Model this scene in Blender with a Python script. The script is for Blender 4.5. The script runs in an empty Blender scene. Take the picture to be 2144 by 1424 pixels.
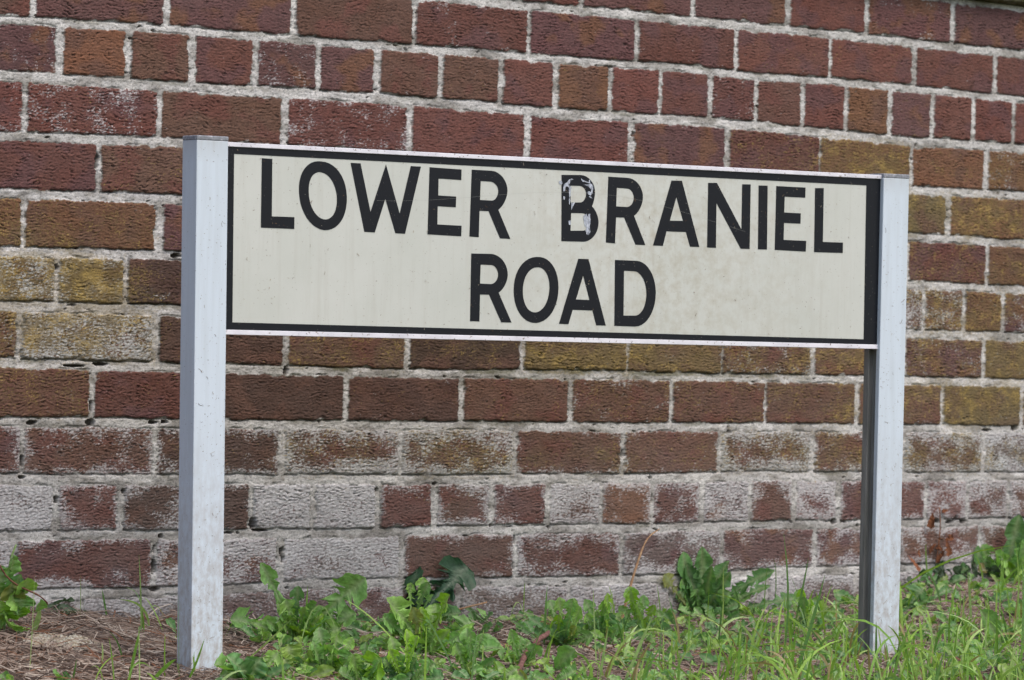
import bpy, math, random
import numpy as np
from mathutils import Vector, Matrix

# ------------------------------------------------------------------ camera, world, sun
scn = bpy.context.scene
ZO = 0.905                                    # wall datum (mm) -> ground level zero
def W3(x, y, z): return Vector((x/1000, y/1000, z/1000 + ZO))
cd = bpy.data.cameras.new('camera'); cam = bpy.data.objects.new('camera', cd); scn.collection.objects.link(cam)
cr = Vector((0.7186864493, -0.6948564856, 0.0257730861)); cu = Vector((-0.0176319492, 0.0188422510, 0.9996669866)); cf = cr.cross(cu) * -1
cf = Vector((0.6951107120, 0.7189015468, -0.0012899962))
M = Matrix(((cr.x, cu.x, -cf.x, 0), (cr.y, cu.y, -cf.y, 0), (cr.z, cu.z, -cf.z, 0), (0, 0, 0, 1)))
M.translation = W3(-4111.06, -5106.97, -489.56)
cam.matrix_world = M
cd.sensor_width = 36; cd.lens = 10000 * 36 / 2144; cd.clip_start = 0.05; cd.clip_end = 400
cd.dof.use_dof = True; cd.dof.focus_distance = 6.45; cd.dof.aperture_fstop = 14
scn.camera = cam
scn.view_settings.view_transform = 'Standard'; scn.view_settings.look = 'None'
scn.view_settings.exposure = 0.68; scn.view_settings.gamma = 1

w = bpy.data.worlds.new('World'); scn.world = w; w.use_nodes = True
SUN_EL, SUN_ROT = math.radians(58), math.radians(172)
nt = w.node_tree; bgn = nt.nodes['Background']
sky = nt.nodes.new('ShaderNodeTexSky'); sky.sky_type = 'NISHITA'; sky.sun_disc = False
sky.sun_elevation = SUN_EL; sky.sun_rotation = SUN_ROT; sky.dust_density = 4; sky.air_density = 1.0; sky.ozone_density = 1.0
hs = nt.nodes.new('ShaderNodeHueSaturation'); hs.inputs['Saturation'].default_value = 0.95
nt.links.new(sky.outputs[0], hs.inputs['Color']); nt.links.new(hs.outputs[0], bgn.inputs[0]); bgn.inputs[1].default_value = 0.15
sl = bpy.data.lights.new('sun', 'SUN'); sun = bpy.data.objects.new('sun', sl); scn.collection.objects.link(sun)
sl.energy = 0.5; sl.angle = math.radians(60); sl.color = (1, 0.93, 0.84)
sd = Vector((math.sin(SUN_ROT)*math.cos(SUN_EL), math.cos(SUN_ROT)*math.cos(SUN_EL), math.sin(SUN_EL)))
sun.rotation_euler = sd.to_track_quat('Z', 'Y').to_euler()

# ------------------------------------------------------------------ helpers
def tag(o, label=None, cat=None, group=None, kind=None):
    if label: o['label'] = label
    if cat: o['category'] = cat
    if group: o['group'] = group
    if kind: o['kind'] = kind
    return o
def empty(name, loc=(0, 0, 0)):
    o = bpy.data.objects.new(name, None); scn.collection.objects.link(o); o.location = loc; o.empty_display_size = 0.05
    return o
def link(name, me, mat, parent=None):
    o = bpy.data.objects.new(name, me); scn.collection.objects.link(o)
    if mat: me.materials.append(mat)
    if parent:
        o.parent = parent; o.matrix_parent_inverse = Matrix.Translation(-parent.location)
    return o
def mesh_np(name, V, F, smooth=False, col=None):
    """V (n,3) float, F (m,k) int with the same k for all faces"""
    me = bpy.data.meshes.new(name); V = np.ascontiguousarray(V, np.float32); F = np.ascontiguousarray(F, np.int32)
    k = F.shape[1]
    me.vertices.add(len(V)); me.vertices.foreach_set('co', V.ravel())
    me.loops.add(F.size); me.loops.foreach_set('vertex_index', F.ravel())
    me.polygons.add(len(F)); me.polygons.foreach_set('loop_start', np.arange(0, F.size, k, dtype=np.int32))
    try: me.polygons.foreach_set('loop_total', np.full(len(F), k, np.int32))
    except Exception: pass
    if smooth: me.polygons.foreach_set('use_smooth', np.ones(len(F), bool))
    if col is not None:
        at = me.color_attributes.new('Col', 'FLOAT_COLOR', 'POINT')
        c4 = np.ones((len(V), 4), np.float32); c4[:, :3] = col; at.data.foreach_set('color', c4.ravel())
    me.update(calc_edges=True)
    return me
def mesh_py(name, V, F, smooth=False):
    me = bpy.data.meshes.new(name); me.from_pydata([tuple(v) for v in V], [], F); me.update()
    if smooth:
        for p in me.polygons: p.use_smooth = True
    return me
_rs = np.random.RandomState(7); _g = _rs.rand(4096)*2*np.pi; _GX = np.cos(_g).astype(np.float32); _GY = np.sin(_g).astype(np.float32)
def pn(x, y, seed=0):
    """perlin noise about -1..1"""
    x = np.asarray(x, np.float32); y = np.asarray(y, np.float32)
    xi = np.floor(x).astype(np.int64); yi = np.floor(y).astype(np.int64); fx = x-xi; fy = y-yi
    def g(ix, iy, dx, dy):
        h = ((ix*73856093) ^ (iy*19349663) ^ (seed*83492791)); h = (h ^ (h >> 13)) & 4095
        return _GX[h]*dx + _GY[h]*dy
    u = fx*fx*fx*(fx*(fx*6-15)+10); v = fy*fy*fy*(fy*(fy*6-15)+10)
    a = g(xi, yi, fx, fy); b = g(xi+1, yi, fx-1, fy); c = g(xi, yi+1, fx, fy-1); d = g(xi+1, yi+1, fx-1, fy-1)
    return ((a+(b-a)*u)*(1-v) + (c+(d-c)*u)*v)*1.5
def fb(x, y, seed=0, n=3):
    r = 0; a = 1; t = 0
    for i in range(n): r = r + a*pn(x*2**i, y*2**i, seed+i*17); t += a; a *= .55
    return r/t
def ss(a, b, x):
    t = np.clip((x-a)/(b-a), 0, 1); return t*t*(3-2*t)

class MT:
    """small node material builder"""
    def __init__(s, name):
        s.m = bpy.data.materials.new(name); s.m.use_nodes = True; s.t = s.m.node_tree; s.b = s.t.nodes['Principled BSDF']
    def n(s, k, **kw):
        q = s.t.nodes.new(k)
        for a, v in kw.items():
            if a in q.bl_rna.properties.keys(): setattr(q, a, v)
            else: q.inputs[a].default_value = v
        return q
    def l(s, a, b): s.t.links.new(a, b)
    def noise(s, scale, detail=3, rough=.55, vec=None, mapscale=None):
        if vec is None: vec = s.n('ShaderNodeTexCoord').outputs['Object']
        if mapscale:
            mp = s.n('ShaderNodeMapping'); s.l(vec, mp.inputs[0]); mp.inputs['Scale'].default_value = mapscale; vec = mp.outputs[0]
        q = s.n('ShaderNodeTexNoise'); q.inputs['Scale'].default_value = scale; q.inputs['Detail'].default_value = detail; q.inputs['Roughness'].default_value = rough
        s.l(vec, q.inputs['Vector']); return q.outputs[0]
    def ramp(s, fac, stops):
        q = s.n('ShaderNodeValToRGB'); s.l(fac, q.inputs[0]); e = q.color_ramp.elements
        while len(e) < len(stops): e.new(.5)
        for i, (p, c) in enumerate(stops):
            e[i].position = p; e[i].color = (c if isinstance(c, tuple) else (c, c, c)) + (1,)
        return q.outputs[0]
    def mix(s, fac, a, b, mode='MIX'):
        q = s.n('ShaderNodeMix', data_type='RGBA', blend_type=mode)
        for v, i in ((fac, 0), (a, 6), (b, 7)):
            if isinstance(v, (int, float)): q.inputs[i].default_value = v if i == 0 else (v, v, v, 1)
            elif isinstance(v, tuple): q.inputs[i].default_value = v + (1,)
            else: s.l(v, q.inputs[i])
        return q.outputs[2]
    def bump(s, h, strength, dist):
        q = s.n('ShaderNodeBump'); q.inputs['Strength'].default_value = strength; q.inputs['Distance'].default_value = dist
        s.l(h, q.inputs['Height']); s.l(q.outputs[0], s.b.inputs['Normal'])
    def set(s, col=None, rough=None, spec=None, metal=None):
        if col is not None:
            if isinstance(col, tuple): s.b.inputs['Base Color'].default_value = col + (1,)
            else: s.l(col, s.b.inputs['Base Color'])
        if rough is not None:
            if isinstance(rough, (int, float)): s.b.inputs['Roughness'].default_value = rough
            else: s.l(rough, s.b.inputs['Roughness'])
        if spec is not None: s.b.inputs['Specular IOR Level'].default_value = spec
        if metal is not None: s.b.inputs['Metallic'].default_value = metal
        return s

# ------------------------------------------------------------------ the wall
H, PC = 112.5, 78.2914
K0, K1 = 0.09942719, 0.00262646
_S = np.linspace(-4000, 7000, 2201)
_t = np.clip((_S-1000)/1000, -1.5, 1.6); _th = K0*_t + K1*_t**2
_X = np.concatenate([[0], np.cumsum((np.cos(_th[1:])+np.cos(_th[:-1]))/2*5)]); _X += 1000-np.interp(1000, _S, _X)
_Y = np.concatenate([[0], np.cumsum((np.sin(_th[1:])+np.sin(_th[:-1]))/2*5)]); _Y -= np.interp(1000, _S, _Y)
def wx(s): return np.interp(s, _S, _X)
def wy(s): return np.interp(s, _S, _Y)
def wth(s): return np.interp(s, _S, _th)
def yw(x): return np.interp(x, _X, _Y)         # wall face y (mm) at world x (mm)

BED = {1: [(-103, -0.9), (162, 1.4), (474, 1.1), (676, 1.3), (907, 1.3), (1179, 4.1), (1359, 1.0), (1537, 4.3), (1748, 3.0), (2060, 2.7)], 2: [(-100, 0.8), (165, 0.4), (477, 2.6), (679, 2.7), (910, -0.4), (1182, 2.4), (1362, 1.6), (1752, -4.0), (2064, -0.4)], 3: [(-98, -2.8), (167, 0.8), (1777, -3.9), (2067, -1.3)], 4: [(-96, -2.5), (170, -0.2), (1781, -1.8), (2071, -3.7)], 5: [(-93, -3.5), (172, -0.6), (1784, -1.4), (2075, -3.1)], 6: [(-91, 0.7), (175, 0.3), (1787, -3.3), (2078, -3.2)], 7: [(-89, 1.5), (177, -0.2), (496, -2.9), (693, -3.0), (924, -0.6), (1197, -0.2), (1378, -1.1), (1791, -0.6), (2082, -1.9)], 8: [(-86, -0.3), (180, -0.7), (498, -1.7), (695, -0.4), (927, -1.2), (1200, 0.1), (1381, 0.0), (1794, -0.3), (2085, -2.2)], 9: [(-84, -1.5), (182, -1.2), (501, -1.2), (698, -2.2), (929, -0.5), (1203, 0.2), (1384, 1.9), (1798, -0.8), (2089, -1.7)], 10: [(-82, -0.1), (184, 0.2), (504, -0.8), (701, 2.4), (932, 1.7), (1206, 1.9), (1387, 3.6), (1801, 1.0), (2093, 1.0)], 11: [(77, -2.2), (305, 0.6), (506, 5.1), (820, 2.9), (935, 1.7), (1209, 0.5), (1390, 6.8)]}
JM = {1: [(0, -5), (1, 109), (2, 218), (3, 329), (4, 442), (5, 552), (6, 673), (7, 793), (8, 905), (9, 1021), (10, 1131), (11, 1244), (12, 1352), (13, 1465), (14, 1574), (15, 1687), (16, 1802), (17, 1917), (18, 2034)], 2: [(-0.5, -59), (1.5, 164), (3.5, 384), (5.5, 617), (7.5, 850), (9.5, 1069), (11.5, 1286), (13.5, 1510), (15.5, 1748), (17.5, 1958)], 0: [(-0.5, -50), (1.5, 172), (3.5, 394), (5.5, 620), (7.5, 847), (9.5, 1076), (11.5, 1301), (13.5, 1530), (15.5, 1750), (17.5, 1977)], 6: [(-0.5, -58), (1.5, 168), (3.5, 396), (5.5, 623), (7.5, 851), (9.5, 1074), (11.5, 1287), (13.5, 1507), (17.5, 1964)], 8: [(-0.5, -49), (1.5, 171), (3.5, 394), (5.5, 615), (7.5, 841), (9.5, 1069), (11.5, 1287), (13.5, 1511), (17.5, 1972)], 10: [(1.5, 174), (3.5, 396), (5.5, 623), (7.5, 846), (9.5, 1072), (11.5, 1298), (13.5, 1523)], 7: [(0.5, 63), (4.5, 509), (6.5, 730), (8.5, 953), (10.5, 1173), (12.5, 1392), (14.5, 1621), (16.5, 1849), (18.5, 2081)], 5: [(0, 0), (1, 115), (16, 1793), (17, 1904), (18, 2017)], 9: [(0, 8), (1, 115), (3, 341), (4, 452), (5, 575), (6, 683), (7, 796), (8, 911), (9, 1025), (10, 1137), (11, 1249), (12, 1361), (13, 1468), (14, 1579), (16, 1812), (17, 1929), (18, 2048)], 3: [(0.5, 64), (16.5, 1854)], 4: [(-0.5, -56), (1.5, 169), (17.5, 1968)], 11: [(6.5, 735), (8.5, 961)], -1: [(10.5, 1200), (12.5, 1423), (14.5, 1620), (16.5, 1851)]}
HEAD = (1, 5, 9)
PAL = {'r': (.128, .045, .034), 'o': (.155, .069, .033), 'p': (.106, .046, .046), 'b': (.116, .056, .038), 'k': (.066, .034, .024), 'y': (.145, .090, .043), 'g': (.14, .105, .095)}
# course: (first X, [(clay, white, lichen), ...]) reading each course left to right
TB = {
 -1: (4.5, [('p',0,0),('r',.1,0),('p',0,0),('p',.05,0),('r',0,0),('p',.2,0),('p',.05,0)]),
 0: (-2.5, [('b',0,0),('p',0,0),('p',.05,0),('b',0,0),('r',.18,0),('p',.05,0),('r',.1,0),('r',.05,.04),('r',0,.12),('r',.08,0),('r',0,0)]),
 1: (-1, [('p',.25,0),('o',0,0),('b',.05,0),('r',.12,0),('p',.3,0),('p',.08,0),('b',.15,0),('b',.05,.05),('r',0,0),('o',0,.05),('r',.05,0),('r',.08,0),('r',.25,0),('b',.05,0),('r',.08,0),('o',.05,.12),('p',.05,.1),('r',.1,0),('r',.05,0),('r',0,0)]),
 2: (-2.5, [('r',.3,0),('r',.38,.03),('b',.05,0),('r',.35,0),('r',.12,0),('r',.1,0),('p',.03,.05),('r',.08,.34),('o',.06,.62),('o',.1,.14),('o',.3,.25)]),
 3: (-1.5, [('r',.06,0),('b',.1,.22),('b',0,0),('b',0,0),('b',0,0),('b',0,0),('b',0,0),('b',0,0),('y',0,.3),('o',.08,.35),('o',.1,.3)]),
 4: (-2.5, [('o',.15,.35),('o',.06,.25),('p',.1,.05),('b',0,0),('b',0,0),('b',0,0),('b',0,0),('b',0,0),('b',0,0),('r',.05,.15),('o',.05,.12)]),
 5: (-1, [('y',.6,.75),('y',.5,.6),('k',.15,.1),('k',0,0)] + [('b',0,0)]*12 + [('b',.6,.15),('b',.45,.3),('o',.15,.35),('p',.35,.15),('b',.2,.2)]),
 6: (-2.5, [('b',.35,.45),('b',.75,.6),('k',0,.03),('b',.1,.42),('k',.04,.05),('y',.15,.5),('y',.2,.45),('b',.35,.42),('b',.04,.04),('p',.3,.3),('y',.2,.4)]),
 7: (-1.5, [('b',.15,.42),('r',.1,.02),('k',.05,0),('k',.06,.02),('b',.08,.14),('b',.22,.32),('b',.1,.3),('b',.12,.25),('b',.12,.3),('y',.12,.42),('y',.2,.3)]),
 8: (-2.5, [('r',.3,.03),('b',.3,.04),('k',.28,.12),('b',.5,.35),('b',.52,.4),('b',.06,.06),('b',.1,.14),('b',.5,.42),('b',.2,.2),('b',.45,.25),('g',.55,.1)]),
 9: (-1, [('g',.95,0),('r',.4,0),('k',.35,0),('k',.1,0),('g',.95,0),('g',.95,.02),('r',.1,0),('b',.4,.03),('r',.06,0),('b',.8,.1),('o',.35,.03),('r',.3,0),('p',.7,0),('b',.25,.02),('r',.62,0),('r',.25,0),('r',.25,.0),('r',.55,0),('b',.5,.05),('b',.5,.05),('b',.4,.05)]),
 10: (-2.5, [('g',.7,0),('r',.26,0),('p',.60,0),('g',.88,0),('b',.12,0),('r',.34,0),('g',.42,0),('p',.25,0),('p',.35,0),('b',.5,0),('b',.5,0)]),
 11: (-1.5, [('g',.6,0),('g',.65,0),('g',.45,0),('p',.35,0),('g',.6,0),('g',.8,0),('g',.6,0),('g',.6,0),('b',.5,0),('b',.5,0),('b',.5,0)]),
}
def joints(c):
    lo, hi = -30, 56
    if c in HEAD: X = np.arange(lo, hi, 1.)
    elif c % 4 in (0, 2): X = np.arange(lo+.5, hi, 2.) + (1 if int(lo+.5+.5) % 2 else 0)
    else: X = np.arange(lo+.5, hi, 2.)
    if c not in HEAD:
        off = -.5 if c % 2 == 0 else .5
        X = np.arange(-30+off, 56, 2.)
    S = X*H + _rsj.uniform(-4, 4, len(X))
    d = dict(JM.get(c, []))
    for i, v in enumerate(X):
        if v in d: S[i] = d[v]
    hw = _rsj.uniform(3.6, 7.0, len(X))
    for i, v in enumerate(X):
        if (c, v) in ((2, 13.5), (6, 11.5), (6, 9.5), (7, 12.5)): hw[i] = 2.2
    return X, S, hw
_rsj = np.random.RandomState(21)

PITS = [(1570, -776, 6.6, 5.4),(1847, -779, 7.6, 2.7),(1880, -780, 9.5, 3.4),(1918, -780, 9.5, 4.1),(1896, -775, 4.8, 4.1),(-49, -681, 2.8, 8.2),(-48, -703, 5.7, 2.7),(174, -827, 3.8, 10.9),(174, -803, 1.9, 5.4),(177, -859, 8.5, 3.4),(398, -809, 3.8, 6.8),(400, -819, 2.8, 5.4),(62, -604, 2.8, 9.5),(61, -627, 7.6, 4.8),(166, -626, 7.6, 2.7),(186, -625, 5.7, 2.7),(-34, -628, 7.6, 3.4),(8, -734, 3.8, 4.8),(119, -722, 2.8, 3.4),(185, -785, 4.8, 2.7),(345, -768, 5.7, 8.2),(358, -778, 13.3, 2.0),(303, -781, 8.5, 2.0),(844, -796, 2.8, 6.1),(843, -835, 2.8, 6.1),(683, -712, 4.8, 3.4),(1069, -668, 3.8, 6.1),(1131, -704, 3.8, 2.7),(1135, -737, 1.9, 6.8),(571, -720, 3.8, 3.4),(62, -261, 3.8, 5.4),(61, -271, 2.8, 6.1),(199, -392, 9.5, 3.4),(332, -378, 0.0, 0.0),(31, -549, 19.0, 2.0),(75, -546, 11.4, 2.7),(2061, -626, 8.5, 4.8),(1980, -629, 11.4, 2.7),(398, -550, 4.8, 6.8),(0, -414, 3.8, 4.1),(797, -774, 4.8, 2.7)]
def wall_field(s1, z1):
    """s1 (n) along the wall, z1 (m) heights, mm -> relief h (mm), colour; arrays (m,n)"""
    s, z = np.meshgrid(s1.astype(np.float32), z1.astype(np.float32))
    nb = 15
    beds = np.zeros((nb+1, len(s1)), np.float32)
    thick = np.zeros((nb+1, len(s1)), np.float32)
    for k in range(-1, nb):
        corr = 0
        if k in BED: a = np.array(BED[k]); corr = np.interp(s1, a[:, 0], a[:, 1])
        elif k == 12: corr = 2.
        beds[k+1] = -k*PC + corr + 1.0*pn(s1/70., s1*0+k*3.3, 5) + .6*pn(s1/230., s1*0+k*7.7, 6)
        thick[k+1] = 6.6 + .9*pn(s1/110., s1*0+k*2.1, 8) + (-.8 if k in (1,) else 0) + (.8 if k in (2, 6, 9) else 0)
    jz = 1.3*pn(s/22, z/9, 31)
    zz = z + jz
    ci = np.zeros(s.shape, np.int32) - 2
    for k in range(nb+1): ci += (zz < beds[k][None, :])
    # ci = course index (-2 above the top bed)
    d = np.full(s.shape, -9, np.float32); tone = np.zeros(s.shape+(3,), np.float32)
    Wt = np.full(s.shape, .3, np.float32); Lt = np.zeros(s.shape, np.float32); off = np.zeros(s.shape, np.float32)
    bid = np.zeros(s.shape, np.float32); creas = np.ones(s.shape, np.float32)
    ub = np.full(s.shape, 99, np.float32)
    cols = np.broadcast_to(np.arange(len(s1))[None, :], s.shape)
    for c in range(-1, nb-1):
        m = ci == c
        if not m.any(): continue
        X, S, hw = joints(c)
        sm = s[m]; zm = zz[m]; cm = cols[m]
        sj = sm + .9*pn(zm/18, sm/30, 33)
        i = np.clip(np.searchsorted(S, sj)-1, 0, len(S)-2)
        nbk = len(S); rr = np.random.RandomState(100+c)
        cls = rr.choice(list('rrpbbo'), nbk); Wb = np.clip(rr.normal(.15 + (.35 if c > 8 else 0), .12, nbk), 0, 1); Lb = np.clip(rr.normal(.1, .1, nbk), 0, 1)
        if c in TB:
            x0, lst = TB[c]; k0 = int(np.argmin(abs(X-x0)))
            for q, (a, b_, l_) in enumerate(lst):
                if k0+q < nbk: cls[k0+q] = a; Wb[k0+q] = b_; Lb[k0+q] = l_
        pal = np.array([PAL[a] for a in cls]) * rr.uniform(.86, 1.16, (nbk, 1)) * rr.uniform(.95, 1.05, (nbk, 3))
        pal = pal*.82 + np.array([.112, .053, .037])*.18
        second = np.array([PAL[{'r': 'p', 'p': 'o', 'b': 'r', 'o': 'b', 'k': 'b', 'y': 'b', 'g': 'p'}[a]] for a in cls])
        ht = rr.uniform(-.9, 1.3, nbk); tz = rr.uniform(-.012, .012, nbk); tx = rr.uniform(-.006, .006, nbk)
        dl = sj-S[i]-hw[i]; dr = S[i+1]-sj-hw[i+1]
        top = beds[c+1][cm]-thick[c+1][cm]-zm; bot = zm-(beds[c+2][cm]+thick[c+2][cm])
        r = 4.0
        ex = np.maximum(r-np.minimum(dl, dr), 0); ez = np.maximum(r-np.minimum(top, bot), 0)
        dd = np.where((ex > 0) & (ez > 0), r-np.hypot(ex, ez), np.minimum(np.minimum(dl, dr), np.minimum(top, bot)))
        d[m] = dd
        mixn = ss(.0, .5, pn(sm/55+i*3.1, zm/40, 41) + .25*pn(sm/16, zm/12, 42))*.75
        tone[m] = pal[i]*(1-mixn[:, None]) + second[i]*mixn[:, None]
        Wt[m] = Wb[i]; Lt[m] = Lb[i]; bid[m] = i+c*57
        off[m] = ht[i] + tz[i]*(zm-(beds[c+1][cm]-39)) + tx[i]*(sj-(S[i]+S[i+1])/2)
        creas[m] = rr.uniform(.65, 1.25, nbk)[i]
        ub[m] = np.where(np.minimum(dl, dr) > -1, bot, 99)
    e = 1.35*pn(s/7, z/7, 50) + .8*pn(s/2.6, z/2.6, 51)
    ebig = 5.5*np.clip(pn(s/28, z/20, 52)-.18, 0, 1) + 6*np.clip(pn(s/17, z/14, 53)-.5, 0, 1)
    d = d - ebig + e
    bm = ss(-.4, .8, d)
    # bark texture of the brick faces
    wx_ = pn(s/21, z/12, 60); wf = pn(s/6, z/3.2, 61); wv_ = pn(s/9, z/5, 161); wl = pn(s/50+bid*.37, z/38, 62)
    ph = z/4.8 + .55*wx_ + .34*wf + .40*wv_ + 1.2*wl + bid*.37
    fr = ph-np.floor(ph)
    row = np.floor(ph)
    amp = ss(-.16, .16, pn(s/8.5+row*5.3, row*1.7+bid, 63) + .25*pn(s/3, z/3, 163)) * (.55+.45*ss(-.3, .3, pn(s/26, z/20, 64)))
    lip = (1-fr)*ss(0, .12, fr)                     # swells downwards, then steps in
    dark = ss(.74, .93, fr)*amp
    fine = .5*pn(s/1.9, z/1.5, 65) + .5*pn(s/3.6, z/2.2, 66)
    hb = off + creas*(2.1*amp*(lip-.3) - 1.2*dark) + fine + .5*pn(s/30, z/18, 67)
    edge = np.exp(-np.clip(d, 0, 20)/1.6)
    hb = hb - 1.3*edge
    mn = fb(s/14, z/9, 70, 3); mf = pn(s/2.2, z/1.8, 73)
    kk = np.clip(ci, -1, 14)
    hm = -1.5 + 1.5*mn + .6*mf + .9*pn(s/160, z/300, 74)
    gap = ss(.16, .4, pn(s/34, z/6, 75) + .2*mf)*ss(-3.4, -1.2, d)   # raked edge against the brick
    pit = ss(.70, .80, pn(s/13, z/6, 76)*.85 + .45*pn(s/70, z/50, 77))
    hm = hm - 2.5*gap - 6*pit*(1-bm)
    h = hm*(1-bm) + hb*bm
    # ---------------- colour
    grain = 1 + .36*pn(s/1.7, z/1.3, 80) + .24*pn(s/4.5, z/3, 81) + .14*pn(s/20, z/10, 181)
    c_ = tone*(grain*(1-.62*dark*creas.clip(.8, 1.1)))[..., None]  # crease shade and grime painted into the brick colour
    hazy = fb(s/38+bid*1.3, z/24, 82, 3); mott = pn(s/5, z/2.6, 84); spk = pn(s/1.6, z/1.3, 85)
    nearedge = np.exp(-np.clip(d, 0, 60)/9.)
    halo = np.exp(-np.clip(d, 0, 90)/17.)
    wv = hazy*.55 + .26*mott + .30*spk + .62*(halo-.25)*(kk >= 8) + .16*nearedge
    lowreg = ss(-600, -740, z); G = fb(s/190, z/75, 110, 3) + .55*fb(s/55, z/34, 111, 2)
    Wt = np.where(d > -2, Wt, .35*lowreg)
    Wt = np.clip(Wt*.86 + lowreg*.40*G, 0, 1) + .10*np.clip(fb(s/120, z/60, 113, 2), 0, 1)
    wth_ = .62 - 1.35*Wt
    blot = pn(s/6, z/3.4, 83)*.6 + pn(s/2.4, z/1.8, 183)*.5
    wm = ss(wth_-.02, wth_+.26, wv-.34*ss(-.1, .5, blot)+.05)*np.clip(.56+.36*Wt, 0, .86)*(Wt > .01)*(1-.7*dark)*(1-.55*ss(.02, .42, blot)*(1-.35*Wt))
    wc = np.array([.49, .49, .495], np.float32)*(1+.22*spk+.34*mott+.2*G)[..., None]
    c_ = c_*(1-wm[..., None]) + wc*wm[..., None]
    # scattered white specks on every brick
    sp = ss(.80, .95, pn(s/2.3, z/2.3, 86)*.8 + .45*pn(s/1.2, z/1.2, 87))*.55
    c_ = c_*(1-sp[..., None]) + .30*sp[..., None]
    lsp = pn(s/2.0, z/1.5, 90); lcl = pn(s/5.5, z/3.6, 190)
    ly = fb(s/42+bid*.2, z/24, 88, 3)*.5 + .50*lcl + .62*lsp
    bell = lambda q, c0, w0: np.exp(-((q-c0)/w0)**2)
    Rl = ss(1300, 1650, s)*ss(-130, -260, z)*ss(-760, -640, z) + bell(z, -520, 40)*bell(s, 1050, 480) + .8*bell(z, -670, 40)*bell(s, 900, 500) + 1.7*ss(250, 100, s)*bell(z, -440, 75)
    Lt = np.clip(Lt*.62 + Rl.clip(0, 1.6)*.27*(.85+1.6*fb(s/110, z/60, 115, 2)), 0, 1)
    lt = .56 - 1.35*Lt
    lm = ss(lt-.02, lt+.34, ly)*(Lt > .01)*(1-.6*dark)
    bright = ss(.05, .55, fb(s/26, z/16, 191, 2) + .5*lsp + .35*(Lt-.3))
    lc = np.array([.150, .105, .036], np.float32)*(1-bright[..., None]) + np.array([.32, .225, .06], np.float32)*bright[..., None]
    olive = .5*ss(0, .5, Lt)*(1-wm); c_ = c_*(1-olive[..., None]) + (c_*np.array([.95, 1.3, .95], np.float32))*olive[..., None]
    lc = lc*(1+.3*pn(s/1.5, z/1.2, 192))[..., None]
    c_ = c_*(1-.8*lm[..., None]) + lc*.8*lm[..., None]
    # mortar
    mt = fb(s/45, z/14, 91, 3)
    mc = np.array([.56, .55, .53], np.float32) * (1 + .34*mt + .24*mf + .16*pn(s/1.3, z/1.3, 92))[..., None]
    mc = mc*(1 + .22*lowreg*np.clip(G*2, -1, 1))[..., None]
    spots = ss(.25, .6, pn(s/4.5, z/3.0, 93) + .45*pn(s/1.8, z/1.6, 94))
    mc = mc*(1-.5*spots[..., None])
    grey = ss(-.1, .45, pn(s/90, z/26, 95) + .35*pn(s/14, z/10, 96))
    mc = mc*(1-.42*grey[..., None]*np.array([1, 1.03, 1.08], np.float32))
    rim = np.exp(-np.clip(-d, 0, 9)/1.3)*ss(-.25, .35, pn(s/24, z/9, 97))
    mc = mc*(1-.7*rim[..., None]*np.array([1, .95, 1.1], np.float32).clip(0, 1))  # shadow line beside the bricks painted into the mortar, tinged as moss
    # green growth under the brick arrises, strongest behind the plate
    under = np.exp(-((np.clip(ub, -20, 20)+2.5)/4.0)**2)
    mgz = np.exp(-((s-900)/620)**2)*np.exp(-((z+548)/26)**2)
    mg = np.clip(ss(.0, .7, pn(s/70, z/12, 98) + .4*pn(s/9, z/5, 99))*.2 + ss(-.5, .25, pn(s/60, z/30, 98)+.3*pn(s/9, z/5, 99))*mgz*(.35+.65*under) + .45*ss(.1, .6, pn(s/90, z/60, 198))*under, 0, 1)
    mc = mc*(1-.75*mg[..., None]) + np.array([.085, .085, .03], np.float32)*.75*mg[..., None]
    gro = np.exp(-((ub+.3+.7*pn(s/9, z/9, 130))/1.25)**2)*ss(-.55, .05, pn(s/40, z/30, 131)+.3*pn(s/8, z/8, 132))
    h = h - 3.0*gro
    mc = mc*(1-.5*gro[..., None]); c_ = c_*(1-.4*gro[..., None])  # shadow line under each brick painted into mortar and brick colour
    hole = np.zeros_like(s)
    for (ps, pz_, ra, rb) in PITS:
        if ra > 0:
            q = np.hypot((s-ps)/ra, (z-pz_)/rb) + .35*pn(s/4, z/4, 120)
            hole = np.maximum(hole, ss(1.15, .75, q))
    h = h - 9*hole
    pit = np.maximum(pit, hole)
    ml_ = .35*lm*(1-pit); mc = mc*(1-ml_[..., None]) + np.array([.33, .25, .10], np.float32)*ml_[..., None]
    mc = mc*(1-.75*pit[..., None]) + np.array([.05, .032, .02], np.float32)*.75*pit[..., None]
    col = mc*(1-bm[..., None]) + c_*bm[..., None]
    col = col*(1-.7*hole[..., None]) + np.array([.03, .022, .014], np.float32)*.7*hole[..., None]
    film = (1-.75*wm*bm)*(.09 + .15*ss(-560, -760, z))*(1+.8*fb(s/80, z/40, 140, 2)).clip(0, 1.6)
    col = col*(1-film[..., None]) + np.array([.180, .160, .152], np.float32)*film[..., None]
    # soil splash and damp on the lowest course
    low = ss(-850, -925, z + 18*pn(s/60, z/30, 101))*.45
    col = col*(1-low[..., None]) + np.array([.15, .12, .105], np.float32)*low[..., None]
    return h, np.clip(col, .004, .8)

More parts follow.
